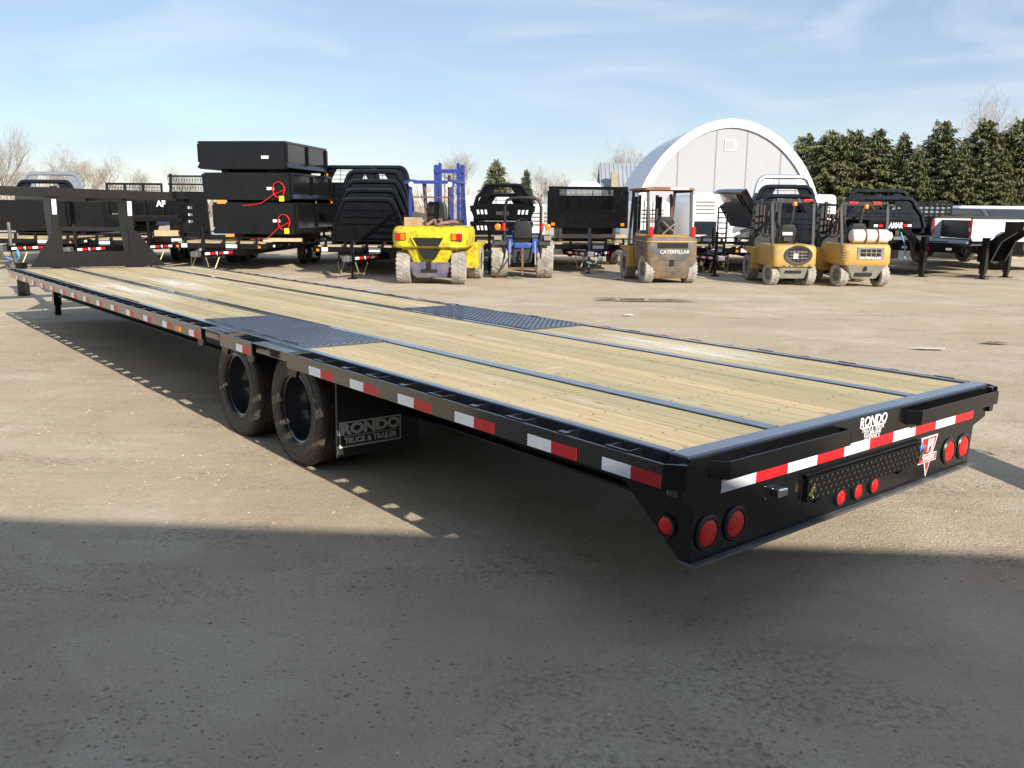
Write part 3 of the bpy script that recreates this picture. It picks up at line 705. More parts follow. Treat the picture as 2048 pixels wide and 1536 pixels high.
b = MB().prism([(-.28, .785), (.28, .785), (.12, .56), (-.12, .56)], 'y', .085, .17); b.build('towing_recess', SHADE, f1)
MB().box(-.05, .05, .08, .14, .36, .50).build('pin_slot', SHADE, f1)
MB().box(-.19, .19, .098, .16, .285, .345).build('drawbar_slot', SHADE, f1)
for x in (-.78, .55):
    lp = MB().box(x, x + .25, -.012, .06, .98, 1.14).build('tail_lamp', RUBBER, f1)
    inner = AMBER
    xs_ = (x + .015, x + .125, x + .235)
    a, c = (LENS, AMBER) if x < 0 else (AMBER, LENS)
    MB().box(xs_[0], xs_[1] - .005, -.022, -.013, .995, 1.125).build('lens', a, lp, bevel=.004)
    MB().box(xs_[1] + .005, xs_[2], -.022, -.013, .995, 1.125).build('lens', c, lp, bevel=.004)
TF = lug_tyre('tyre', .375, .33, MUDTYRE, 22); TFb = lug_tyre('tyre', .42, .34, MUDTYRE, 22); HB = hub_mesh(.22, .33, GREYP)
for sx in (-1, 1):
    add_wheel(f1, TF, HB, (sx * .66, .42, .37), sx > 0, .10)
    add_wheel(f1, TFb, HB, (sx * .80, 2.15, .415), sx > 0)
    MB().prism([(1.5, .80), (2.7, .80), (2.72, .62), (2.55, .90), (1.75, .90), (1.5, .28)][0:0] or [(1.42, .30), (1.62, .30), (1.70, .75), (2.6, .80), (2.6, .86), (1.42, .90)], 'x', sx * .80 - .17, sx * .80 + .17).build('front_fender', YEL, f1)
MB().box(-.60, .60, 1.36, 2.7, .45, .95).build('chassis', YEL, f1)
MB().box(-.32, .32, 1.05, 1.5, 1.29, 1.40).build('seat_base', SEATM, f1, bevel=.03)
b = MB(); loft(b, [(1.40, plan_round(.27, 1.0, 1.12, .05)), (1.75, plan_round(.24, .98, 1.08, .05)), (1.82, plan_round(.18, .98, 1.06, .04))]); b.build('seat_back', SEATM, f1, smooth=40)
MB().box(-.5, .5, 2.3, 2.6, .95, 1.40).build('dashboard', GREYP, f1)
for sx in (-1, 1):
    MB().bar((sx * .50, .42, 1.25), (sx * .50, .46, 2.27), .055, .07).build('guard_post', BLUEP, f1)
    MB().bar((sx * .50, 2.45, .95), (sx * .50, 1.95, 2.27), .06, .08).build('guard_post', BLUEP, f1)
    MB().box(sx * .50 - .035, sx * .50 + .035, .40, 2.02, 2.24, 2.30).build('guard_rail', BLUEP, f1)
    MB().lathe([(.055, -.02), (.06, .01), (.001, .03)], 12).build('work_lamp', WHITEP, f1, mtx=Matrix.Translation((sx * .46, .36, 2.19)) @ Matrix.Rotation(PI / 2, 4, 'Z'))
MB().box(-.62, .62, .38, .43, 2.205, 2.275).build('guard_rail', BLUEP, f1)
for k in range(6): MB().box(-.49, .49, .66 + k * .25, .70 + k * .25, 2.245, 2.285).build('guard_slat', BLUEP, f1)
MB().box(-.46, .46, .40, .43, 1.90, 1.93).build('guard_crossbar', RUST, f1)
mast(f1, .70, 2.72, .2, 2.72, BLUEP, .10, .18, (2.52, 1.2))
MB().tube([(-.15 + .012 * math.sin(k * 1.9), .5, 2.2 - k * .045) for k in range(20)], .022, 5).build('hanging_chain', RUST, f1)
# bits lying on its hood
o = MB().box(-.2, .2, -.13, .13, 0, .19).build('wooden_box', CARD, None, bevel=.006); p_ = f1.matrix_basis @ Vector((-.42, .35, 1.285)); o.location = p_; o.rotation_euler = (0, 0, .1)
tag(o, 'small brown wooden box on the hood of the yellow forklift', 'box')
pts = [(-.1 + .55 * t + .05 * math.sin(9 * t), .3 + .15 * math.sin(7 * t), 1.30 + .14 * abs(math.sin(5.5 * t)) * (1 - .6 * t)) for t in [i / 22 for i in range(23)]]
b = MB().tube(pts, .035, 6).tube([(p[0] + .12, p[1] + .08, p[2] + .02) for p in pts[3:]], .03, 6)
o = b.build('tie_down_strap', STRAP, smooth=50); o.matrix_world = Matrix.Translation(f1.location) @ Matrix.Rotation(-.10, 4, 'Z')
tag(o, 'soiled tie down strap heaped on the hood of the yellow forklift', 'strap')

# ---------------------------------------------------------------- three smaller forklifts
def small_forklift(label, px, Yd, rz, cw, ztop, kind):
    f = thing('forklift', label, 'forklift', (X(px, Yd), Yd, 0), rz, 'forklifts parked in the yard')
    h = cw / 2; body = RUSTG if kind == 1 else YELT
    zb = {1: .52, 2: .44, 3: .50}[kind]
    b = MB()
    loft(b, [(zb, plan_round(h * .97, .03, 1.25, .12)), (zb + .06, plan_round(h, 0, 1.25, .14)), (ztop - .10, plan_round(h, .01, 1.25, .14)), (ztop - .02, plan_round(h * .96, .05, 1.25, .15)), (ztop, plan_round(h * .9, .12, 1.25, .15))])
    b.build('counterweight', body, f, smooth=32)
    if kind == 1:
        b = MB(); loft(b, [(.12, plan_round(.44, .12, 1.0, .12)), (.22, plan_round(.50, .06, 1.0, .12)), (.53, plan_round(h * .99, .02, 1.0, .12))]); b.build('lower_counterweight', RUSTG, f, smooth=32)
        MB().box(-.36, .36, -.004, .05, .82, .94).build('radiator_opening', SHADE, f); MB().box(-.05, .05, .0, .05, .42, .56).build('pin_slot', SHADE, f); MB().box(-.21, .21, .052, .12, .28, .37).build('drawbar_slot', SHADE, f)
        b = MB(); loft(b, [(ztop - .13, plan_round(h * 1.01, -.006, 1.26, .14)), (ztop - .01, plan_round(h * .93, .08, 1.26, .15)), (ztop + .02, plan_round(h * .86, .16, 1.26, .15))]); b.build('hood', YELT, f, smooth=32)
        link('lettering', text('CATERPILLAR', .115, GREY_INK, .002, sx=1.0), f, mtx=face_mtx((.05, -.006, .735), (0, -1, 0)))
    elif kind == 2:
        b = MB(); loft(b, [(.17, plan_round(.30, .14, 1.0, .06)), (.45, plan_round(.36, .06, 1.0, .06))]); b.build('lower_counterweight', MUDG, f, smooth=30)
        MB().box(-.19, .19, .088, .15, .29, .37).build('drawbar_slot', SHADE, f)
        m0 = Matrix.Translation((.06, -.004, .70)) @ Matrix.Rotation(-PI / 2, 4, 'Z')
        ov = MB(); ov.lathe([(.30, 0), (.30, .012), (.215, .012), (.205, .004), (.001, .004)], 28); 
        o = ov.build('oval_grille', GREYP, f, mtx=m0 @ Matrix.Diagonal((1, 1.08, .74, 1)), smooth=40)
        MB().prism([(.23 * math.cos(k * PI / 10), .15 * math.sin(k * PI / 10)) for k in range(20)], 'y', -.012, -.007).build('grille_shade', SHADE, f, loc=(.06, -.004, .70))
        for k in range(3): MB().box(-.20, .20, -.019, -.013, -.07 + k * .07, -.055 + k * .07).build('grille_bar', MUDG, f, loc=(.06, -.004, .70))
        for k in range(3): MB().box(-.10 + k * .09, -.09 + k * .09, -.024, -.020, -.12, .12).build('grille_bar', MUDG, f, loc=(.06, -.004, .70))
        MB().box(-.055, .045, -.03, -.025, -.05, .06).build('radiator_tag', STICK, f, loc=(.0, -.004, .68))
        for x in (-.24, -.12, .03, .16, .33): MB().box(x, x + .05, -.001, .01, .455, .51).build('scuffed_letter', MUDG, f)
    else:
        b = MB(); loft(b, [(.20, plan_round(.30, .12, 1.0, .06)), (.51, plan_round(.47, .03, 1.0, .06))]); b.build('lower_counterweight', MUDG, f, smooth=30)
        MB().box(-.05, .03, .04, .09, .38, .49).build('pin_slot', SHADE, f); MB().box(-.22, .16, .062, .14, .26, .33).build('drawbar_slot', SHADE, f)
        MB().box(-.24, .37, -.008, .05, .63, .90).build('grille_frame', MUDG, f, bevel=.008)
        MB().box(-.17, .29, -.013, -.009, .70, .86).build('grille_shade', SHADE, f)
        for k in range(3): MB().box(-.17 + .12 + k * .11, -.155 + .12 + k * .11, -.019, -.014, .70, .86).build('grille_bar', MUDG, f)
        MB().box(-.17, .29, -.024, -.020, .775, .79).build('grille_bar', MUDG, f)
        link('lettering', text('CATERPILLAR', .078, STICK, .001), f, mtx=face_mtx((.06, -.010, .665), (0, -1, 0)))
        for k in range(4): MB().box(-h - .004, -h + .16, -.002 + .05 * 0, .02, .62 + k * .06, .632 + k * .06).build('louvre', MUDG, f)
    big = .35 if kind == 1 else .27
    wd = .24 if kind == 1 else .22
    tk = SMALL[kind == 1]
    for sx in (-1, 1):
        add_wheel(f, tk[0], tk[1], (sx * (h - wd * .42), .36, tk[2] - .005), sx > 0, .05 if kind == 1 else .16)
        add_wheel(f, tk[3], tk[4], (sx * (h - .02), 1.72, tk[5] - .005), sx > 0)
        MB().prism([(1.22, .32), (1.36, .32), (1.42, .66), (2.1, .74), (2.1, .80), (1.22, .82)], 'x', sx * (h - .03) - .13, sx * (h - .03) + .13).build('front_fender', YELT, f)
    MB().box(-h * .8, h * .8, 1.26, 2.15, .30, .78).build('chassis', YELT, f)
    # seat
    b = MB(); loft(b, [(ztop, plan_round(.23, .70, .92, .05)), (ztop + .32, plan_round(.22, .62, .76, .06)), (ztop + .44, plan_round(.15, .62, .72, .05))]); b.build('seat_back', SEATM, f, smooth=40)
    MB().box(-.22, .22, .80, 1.25, ztop - .02, ztop + .12).build('seat_cushion', SEATM, f, bevel=.03)
    MB().box(-.4, .4, 1.85, 2.1, .78, 1.12).build('dashboard', GREYP, f)
    MB().tube([(.0 + .15 * math.cos(t * PI / 6), 1.72 + .05 * math.sin(t * PI / 6), 1.30 + .13 * math.sin(t * PI / 6)) for t in range(12)], .014, 5, closed=True).build('steering_wheel', SEATM, f)
    zt = {1: 2.10, 2: 1.87, 3: 1.82}[kind]; gp = GREYP; hw = h - (.09 if kind == 1 else .03)
    for sx in (-1, 1):
        MB().bar((sx * hw * .96, .25, ztop - .04), (sx * hw, .42, zt), .05, .06).build('guard_post', gp, f)
        MB().bar((sx * hw, 2.0, .8), (sx * hw, 1.70, zt), .05, .06).build('guard_post', gp, f)
        MB().box(sx * hw - .03, sx * hw + .03, .38, 1.75, zt - .02, zt + .03).build('guard_rail', gp, f)
    if kind == 1:
        b = MB(); loft(b, [(zt + .032, plan_round(hw + .08, .30, 1.9, .1)), (zt + .075, plan_round(hw + .06, .34, 1.9, .1)), (zt + .10, plan_round(hw - .10, .5, 1.9, .1))]); b.build('canopy', ORNG, f, smooth=30)
        MB().box(-.02, .42, .30, .32, zt + .04, zt + .09).build('faded_panel', STICK, f); 
        for sx in (-1, 1): MB().tube([(sx * .50, .08, 1.08), (sx * .50, .08, 1.30)], .05, 8).build('tail_lamp', LENS, f, smooth=40)
        for p, q in (((-.10, .55, 1.12), (.25, .55, 1.42)), ((.25, .55, 1.12), (-.10, .55, 1.42))): MB().bar(p, q, .06, .02).build('cross_brace', MUDG, f)
        MB().bar((.28, 1.0, 1.0), (.24, 1.1, 2.05), .06, .06).build('prop_post', RUST, f)
    else:
        for k in range(5): MB().box(-hw + .03, hw - .03, .55 + k * .26, .58 + k * .26, zt - .01, zt + .025).build('guard_slat', gp, f)
        MB().box(-hw, hw, .38, .42, zt + .031, zt + .075).build('guard_rail', gp, f)
        lx = (.22, .36) if kind == 2 else (-.38, .16)
        for x in (lx if kind == 3 else (.22,)): MB().box(x, x + .20, .35, .378, zt + .03, zt + .08).build('tail_lamp', LENS, f, bevel=.006)
        MB().lathe([(.055, 0), (.055, .06), (.04, .09), (.001, .1)], 12).build('beacon', AMBER, f, mtx=Matrix.Translation((.02, .36, zt - .07)) @ Matrix.Rotation(-PI / 2, 4, 'Y'), smooth=40)
        if kind == 2: MB().box(-.40, -.10, .35, .378, zt + .03, zt + .08).build('maker_plate', GREYP, f)
    if kind == 3:
        tk3 = bpy.data.objects.new('gas_tank', MB().lathe([(.001, -.46), (.10, -.45), (.15, -.40), (.155, -.15), (.16, -.148), (.16, -.11), (.155, -.108), (.155, .12), (.16, .122), (.16, .16), (.155, .162), (.155, .36), (.12, .42), (.10, .43), (.10, .48), (.001, .48)], 22).mesh('gas_tank', TANKW, 40))
        COL.objects.link(tk3); tk3.parent = f; tk3.location = (.12, .28, ztop + .17)
        for x in (-.13, .14): MB().lathe([(.163, x - .02), (.166, x - .02), (.166, x + .02), (.163, x + .02)], 22, caps=False).build('tank_strap', RUST, tk3)
    if kind == 2: MB().box(-.13, .10, .605, .612, ztop + .20, ztop + .27).build('seat_label', STICK, f); MB().box(-.09, .09, .606, .613, ztop + .07, ztop + .17).build('seat_pocket', GREYP, f)
    mast(f, .56 if kind != 1 else .62, 2.18, .12, zt + .05 if kind != 1 else zt - .1, GREYP, .08, .14, (1.0,))
    return f
SMALL = {True: (lug_tyre('tyre', .33, .22, MUDTYRE, 24, chev=False), hub_mesh(.18, .22, MUDG), .33, lug_tyre('tyre', .36, .26, MUDTYRE, 22, chev=False), hub_mesh(.20, .26, RUSTG), .36),
         False: (lug_tyre('tyre', .265, .20, MUDTYRE, 18, chev=False), hub_mesh(.15, .2, MUDG), .265, lug_tyre('tyre', .33, .24, MUDTYRE, 20, chev=False), hub_mesh(.19, .24, MUDG), .33)}
small_forklift('rusty scraped forklift with orange canopy beside the black dump box', 1349, 19.9, .12, 1.22, 1.09, 1)
small_forklift('muddy tan forklift with an oval grille and black seat', 1598, 19.6, .02, 1.02, .93, 2)
small_forklift('tan forklift with white gas tank across its back', 1744, 19.4, .02, 1.12, .97, 3)

# ---------------------------------------------------------------- blue tractor
Yt = 21.0
t = thing('tractor', 'small blue tractor seen from behind with mud caked lug tyres', 'tractor', (X(1046, Yt), Yt, 0), 0)
TRB = M('tractor_blue', (0.015, 0.07, 0.32), .4, var=.1, dust=.2)
TT = lug_tyre('tyre', .47, .40, MUDTYRE, 15); TH = hub_mesh(.27, .40, WHITEP)
TT2 = lug_tyre('tyre', .30, .22, MUDTYRE, 16); TH2 = hub_mesh(.17, .22, WHITEP)
for sx in (-1, 1):
    add_wheel(t, TT, TH, (sx * .555, .47, .465), sx > 0); add_wheel(t, TT2, TH2, (sx * .48, 2.1, .295), sx > 0)
    b = MB(); b.prism([(-.02, .82), (.06, .98), (.30, 1.06), (.75, 1.02), (.95, .80), (.92, .78), (.73, .985), (.30, 1.02), (.09, .95), (.01, .80)], 'x', sx * .53 - .14, sx * .53 + .14 ); b.build('fender', GREYP, t)
    MB().box(sx * .60 - .09, sx * .60 + .09, -.04, .03, .93, 1.04).build('fender_lamp_box', MUDG, t, bevel=.01)
    MB().tube([(sx * .44, .06, .40), (sx * .44, .05, 1.02), (sx * .435, .03, 1.72), (sx * .38, .02, 1.88), (sx * .26, .02, 1.93), (0, .02, 1.94)], .04, 8).build('roll_bar_half', SEATM, t, smooth=50)
    MB().tube([(sx * .46, -.03, 1.16), (sx * .46, -.03, 1.34)], .045, 8).build('lamp_bracket', RED_T, t, smooth=50)
    MB().lathe([(.075, 0), (.075, .04), (.04, .06), (.001, .06)], 14).build('amber_lamp', AMBER, t, mtx=Matrix.Translation((sx * .60, -.04, 1.25)) @ Matrix.Rotation(-PI / 2, 4, 'Z'), smooth=40)
    MB().bar((sx * .30, -.02, .55), (sx * .32, -.38, .30), .035, .035).build('lift_arm', GREYP, t)
    MB().bar((sx * .30, -.1, .92), (sx * .31, -.30, .36), .03, .03).build('lift_link', MUDG, t)
    MB().box(sx * .30 - .06, sx * .30 + .06, .05, .9, .62, .95).build('inner_fender', TRB, t)
MB().box(-.24, .24, .0, 1.3, .38, .78).build('transmission', GREYP, t, bevel=.03)
MB().box(-.20, .20, -.06, .0, .74, .86).build('lift_cover', TRB, t, bevel=.02)
MB().box(-.26, .26, 1.2, 2.3, .55, 1.12).build('hood', TRB, t, bevel=.05)
MB().box(-.36, .36, -.40, -.37, .27, .31).build('drawbar', RUST, t)
MB().bar((0, -.39, .12), (0, -.12, .75), .055, .05).build('top_link', RUST, t)
MB().tube([(-.05, -.12, .55), (.09, -.15, .42), (.14, -.2, .50)], .03, 6).build('hydraulic_hose', SEATM, t)
b = MB(); loft(b, [(.86, plan_round(.25, .30, .80, .06)), (.97, plan_round(.26, .28, .80, .08))]); b.build('seat_cushion', SEATM, t, smooth=40)
b = MB(); loft(b, [(.97, plan_round(.24, .24, .36, .05)), (1.25, plan_round(.225, .20, .31, .05)), (1.38, plan_round(.17, .20, .29, .05))]); b.build('seat_back', SEATM, t, smooth=40)
MB().tube([(.17 * math.cos(k * PI / 7), 1.05 + .06 * math.sin(k * PI / 7), 1.28 + .15 * math.sin(k * PI / 7)) for k in range(14)], .015, 5, closed=True).build('steering_wheel', SEATM, t)

# ================================================================== trailers, truck beds and dump bodies for sale
SMT = lug_tyre('tyre', .37, .22, TYRE, 26, chev=False); SMH = hub_mesh(.21, .22, WHITEP); SMHB = hub_mesh(.21, .22, RIM)
tape_w = MB().box(0, .15, -.002, 0, -.03, .03).mesh('reflective_tape', WHITE_T); tape_r = MB().box(0, .15, -.002, 0, -.03, .03).mesh('reflective_tape', RED_T)
def deck_trailer(label, x, y, rz, wd=2.45, ln=6.0, dz=.74, tongue=1.35, name='deck_trailer', deck=WOODY, jack_hose=False, pj=True, group='deck trailers parked nose first across the yard'):
    t = thing(name, label, 'trailer', (x, y, 0), rz, group)
    h = wd / 2
    MB().box(-h + .05, h - .05, .06, ln, dz - .045, dz).build('deck', deck, t)
    for sx in (-1, 1):
        MB().box(sx * h - .045, sx * h + .045, .0, ln, dz - .16, dz - .002).build('side_rail', BLACK, t)
        MB().box(sx * h + sx * .085 - .006, sx * h + sx * .085 + .006, .0, ln, dz - .15, dz - .05).build('rub_rail', BLACK, t)
        for k in range(int(ln / .55)):
            me = tape_w if k % 2 == 0 else tape_r
            link('reflective_tape', me, t, loc=(sx * h + sx * .092, .15 + k * .55, dz - .10), rot=(0, 0, sx * PI / 2))
        MB().box(sx * .45 - .05, sx * .45 + .05, .0, ln, dz - .36, dz - .165).build('main_beam', UNDER, t)
        p0 = Vector((sx * .62, .0, dz - .24)); p1 = Vector((sx * .06, -tongue, dz - .24))
        MB().bar(p0, p1, .07, .15).build('tongue_bar', BLACK, t)
        d = (p1 - p0); L0 = d.length; d.normalize(); an = math.atan2(d.y, d.x)
        for k in range(6):
            q = p0 + d * (L0 - .12 - (k + 1) * .15); side = Vector((d.y, -d.x, 0)) * (sx if sx > 0 else -1) * 1.0
            nrm = Vector((sx * abs(d.y), -abs(d.x), 0)).normalized()
            m = face_mtx(q + nrm * .037 + d * .075, nrm)
            if k == 2 and pj: link('lettering', text('PJ', .085, WHITE_T, .003), t, mtx=m); continue
            MB().box(-.075, .075, -.03, .03, 0, .002).build('reflective_tape', WHITE_T if k % 2 == 0 else RED_T, t, mtx=m)
        for yy in (ln * .52, ln * .52 + .86):
            w_ = add_wheel(t, SMT, SMH if group is None else SMHB, (sx * (h - .14), yy, .37), sx > 0)
        MB().tube([(sx * .12, -tongue + .15, dz - .3), (sx * .22, -tongue + .1, dz - .58), (sx * .30, -tongue + .25, dz - .62), (sx * .36, -tongue + .4, dz - .34)], .018, 5).build('safety_chain', CHAIN, t)
    MB().box(-h, h, -.05, -.001, dz - .17, dz - .035).build('header', BLACK, t)
    MB().box(-h, h, -.045, -.01, dz + .10, dz + .135).build('header_rail', BLACK, t)
    for x_ in (-.95, -.45, .1, .5, .98): MB().box(x_ - .03, x_ + .03, -.06, -.011, dz - .034, dz + .099).build('stake_pocket', BLACK, t)
    MB().box(-.09, .09, -tongue - .22, -tongue + .12, dz - .31, dz - .17).build('coupler', STEELW, t, bevel=.02)
    jk = MB().tube([(0, -tongue + .32, dz - .25), (0, -tongue + .32, dz + .42)], .042, 8).tube([(0, -tongue + .32, .03), (0, -tongue + .32, dz - .25)], .032, 8).build('tongue_jack', STEELW if jack_hose else BLACK, t, smooth=40)
    MB().box(-.10, .10, -tongue + .22, -tongue + .42, 0.0, .03).build('jack_foot', BLACK, jk)
    for x_, m_, w2, h2 in ((-.98, STICK, .16, .10), (.30, STICK, .30, .09), (1.05, AMBER, .07, .06), (-1.16, AMBER, .07, .06)):
        MB().box(x_ - w2 / 2, x_ + w2 / 2, -.0515, -.0505, dz - .15, dz - .15 + h2).build('side_marker_lamp' if m_ is AMBER else 'sticker', m_, t)
    if jack_hose:
        MB().tube([(.05 + .25 * math.sin(k * .5), -tongue + .2 + .05 * math.cos(k), .42 + .16 * math.cos(k * .55)) for k in range(16)], .016, 5).build('air_hose', HOSEB, t, smooth=50)
    return t

def dump_body(label, x, y, z, rz, wd, h, ln, name='dump_hopper', hose=False, group='black dump bodies stacked on a trailer'):
    d = thing(name, label, 'dump body', (x, y, z), rz, group); hw = wd / 2
    MB().box(-hw, hw, 0, .035, .10, h).build('front_panel', BLACKD, d, bevel=.006)
    for sx in (-1, 1):
        MB().box(sx * hw - .03, sx * hw + .03, .036, ln, .16, h - .06).build('side_panel', BLACKD, d)
        MB().box(sx * hw - .055, sx * hw + .055, .036, ln, h - .055, h).build('top_rail', BLACKD, d, bevel=.008)
        b = MB(); xo = sx * (hw + .03)
        b.add([(xo, .036, .26), (xo, ln, .26), (xo + sx * .07, ln, .14), (xo + sx * .07, .036, .14), (xo, .036, .10), (xo, ln, .10)], [(0, 1, 2, 3), (3, 2, 5, 4), (0, 3, 4), (1, 5, 2)]); b.build('rub_ledge', BLACKD, d)
        for k in range(3):
            yy = .05 + k * (ln - .16) / 2; MB().box(sx * (hw + .055) - .03, sx * (hw + .055) + .03, yy, yy + .10, .27, h - .06).build('side_post', BLACKD, d, bevel=.006)
        MB().prism([(-.1 + sx * hw * .55, .10), (.16 + sx * hw * .55, .10), (.10 + sx * hw * .55, -.10), (-.04 + sx * hw * .55, -.10)], 'y', .3, ln - .2).build('long_sill', UNDER, d)
    MB().box(-hw + .03, hw - .03, .036, ln, .10, .16).build('floor', UNDER, d)
    MB().box(-hw + .03, hw - .03, ln - .05, ln, .16, h - .02).build('tailgate', BLACKD, d)
    MB().box(hw * .46, hw * .46 + .20, -.002, -.0005, h * .45, h * .45 + .075).build('sticker', STICK, d)
    MB().box(hw + .056, hw + .087, ln - .12, ln - .04, .04, .10).build('marker_lamp', AMBER, d)
    if hose:
        pts = [(hw * .9 - .16 + .16 * math.cos(k * .42) + .01 * math.sin(k * 3), -.06 - .02 * math.sin(k * .7), h * .46 + .20 * math.sin(k * .42)) for k in range(46)]
        pts = [(-.1 + .7 * s, -.12, -.04 + .12 * s * s) for s in (0, .25, .5, .75)] + [(hw * .9 - .30, -.08, h * .30)] + pts
        hs = MB().tube(pts, .012, 6).build('wiring_coil', HOSE, d, smooth=60)
        MB().box(hw * .9 - .14, hw * .9 - .02, -.12, -.05, h * .46 - .30, h * .46 - .16).build('plug', YTEXT, hs, bevel=.01)
        MB().box(-.75 * hw, -.75 * hw + .24, -.002, -.0005, .0, .09).build('sticker', STICKO, d)
    return d

def rack_mesh_parts(par, wb, wt, h, solid, mat, off=0.0, louvres=True, th=.062):
    """headache rack in the x-z plane: bent frame, solid louvred lower panel, barred window"""
    hb, ht = wb / 2, wt / 2; r = .22
    out = [(-hb, 0)]
    n = 6
    top_l = (-ht, h)
    pts = [(-hb, off, 0), (-hb + (hb - ht) * .35, off, h * .45), (-ht - .02, off, h - r)]
    for k in range(1, n + 1):
        a = PI - (PI / 2) * k / n; pts.append((-ht + r + r * math.cos(a), off, h - r + r * math.sin(a)))
    pts += [(-p[0], p[1], p[2]) for p in reversed(pts)]
    MB().tube(pts, th, 6).build('rack_frame', mat, par, smooth=50)
    def xw(z): return hb + (ht - hb) * min(1, z / (h - r))
    b = MB(); b.prism([(-xw(0), 0), (xw(0), 0), (xw(solid), solid), (-xw(solid), solid)], 'y', off + .005, off + .02); b.build('rack_panel', mat, par)
    if louvres:
        for k in range(3):
            z = solid * (.42 + .18 * k); MB().box(-xw(z) * .82, xw(z) * .82, off - .03, off + .003, z, z + .035).build('louvre', mat, par)
    if solid < h - .12:
        for k in range(3):
            z = solid + (h - solid) * (k + .7) / 3.6; MB().box(-xw(z) + .03, xw(z) - .03, off - .004, off + .008, z, z + .014).build('window_bar', mat, par)
        for x in (-wt * .17, wt * .17): MB().box(x - .007, x + .007, off - .010, off - .0045, solid, h - .03).build('window_bar', mat, par)
        for sx in (-1, 1):
            z0, z1 = solid, h - .05
            MB().prism([(sx * (xw(z0) - .02), z0), (sx * (xw(z0) - .26), z0 + .02), (sx * (xw(z1) - .42), z1), (sx * (xw(z1) - .10), z1)], 'y', off + .009, off + .018).build('corner_plate', mat, par)

def truck_bed(label, x, y, z, rz, tilt=0.0, wb=2.0, wt=1.5, h=1.15, solid=.72, mat=None, dl=2.4, name='truck_bed', group='truck beds with headache racks', louvres=True, tail=False, dmat=None):
    mat = mat or BLACK
    t = thing(name, label, 'truck bed', (x, y, z), 0, group); t.rotation_euler = (tilt, 0, rz)
    rack_mesh_parts(t, wb, wt, h, solid, mat, 0.0, louvres)
    MB().box(-wb / 2 - .03, wb / 2 + .03, .06, dl, -.02, .04).build('deck', dmat or mat, t)
    for sx in (-1, 1):
        MB().box(sx * wb / 2 - .04, sx * wb / 2 + .035, .06, dl, -.13, -.021).build('side_skirt', mat, t)
        MB().box(sx * .4 - .05, sx * .4 + .05, .06, dl, -.20, -.022).build('frame_rail', UNDER, t)
    if tail:
        b = MB().prism([(-wb / 2 - .06, .02), (wb / 2 + .06, .02), (wb / 2 - .08, -.34), (-wb / 2 + .08, -.34)], 'y', dl + .001, dl + .05); b.build('tail_skirt', mat, t)
        for sx in (-1, 1):
            for k in range(3):
                xx = sx * (wb / 2 - .40 + .11 * k); MB().prism([(xx - .03, -.08), (xx + .03, -.08), (xx + .03 - sx * .02, -.20), (xx - .03 - sx * .02, -.20)], 'y', dl + .051, dl + .054).build('lamp_slot', STICK, t)
        MB().box(-.18, .18, dl + .051, dl + .056, -.22, -.12).build('plate_holder', GREYP, t)
    return t

# ---- trailer carrying the three stacked dump bodies
Yd = 22.6
deck_trailer('deck trailer under the stack of three black dump bodies', X(438, Yd), Yd, -.10, 2.5, 6.2, .76)
Yb = 23.0
rz_ = -.13
for i, (pxl, pxr, pyb, pyt, lab, hz) in enumerate(((426, 590, 468, 405, 'lowest of three stacked black dump bodies, with red coil', True), (411, 583, 400, 345, 'middle of three stacked black dump bodies, with red coil', True), (403, 575, 338, 282, 'topmost of three stacked black dump bodies, no coil', False))):
    cx = X((pxl + pxr) / 2, Yb); wd = (X(pxr, Yb) - X(pxl, Yb)) * 1.02; zt = Z(pyt, Yb, 490); zb = Z(pyb, Yb, 490)
    dump_body(lab, cx, Yb, zb - .10, rz_, wd, zt - zb + .10, 3.1, hose=hz)
b = MB(); b.box(-.5, .5, -.10, .10, 0, .09); o = b.build('timber_block', WOODY); o.location = (X(560, 22.9), 23.05, .765); o.rotation_euler = (0, 0, .1); tag(o, 'timber block under the lowest black dump body', 'timber block')

# ---- trailer with nested black truck beds, beside the yellow forklift
Ye = 21.6
deck_trailer('deck trailer carrying nested black truck beds, left of the yellow forklift', X(725, Ye), Ye, -.10, 2.45, 6.2, .74)
labs = ('front black truck bed of the nest left of the yellow forklift', 'second black truck bed of the nest left of the yellow forklift', 'third black truck bed of the nest left of the yellow forklift', 'rearmost black truck bed of the nest, its barred window open to sky')
for i in range(4):
    yy = 22.0 + i * .30
    cx = X((735, 741, 747, 748)[i], yy)
    truck_bed(labs[i], cx, yy, .86 + .235 * i, -.10, -.05, wb=1.86, wt=1.40, h=1.0 if i < 3 else 1.02, solid=.95 if i < 3 else .62, dl=2.3)
for i, (px, lab) in enumerate(((700, 'black truck bed behind the nest with tall barred rack, left one'), (760, 'black truck bed behind the nest with tall barred rack, right one'))):
    yy = 26.0 + .4 * i
    truck_bed(lab, X(px, yy), yy, Z(430, yy, px), -.05, -.08, wb=2.0, wt=1.6, h=Z(334, yy, px) - Z(430, yy, px), solid=.95, dl=2.3)
deck_trailer('deck trailer standing behind the nest of black truck beds', X(715, 26.2), 25.8, -.08, 2.45, 5, Z(465, 26, 715) - .1, .9)

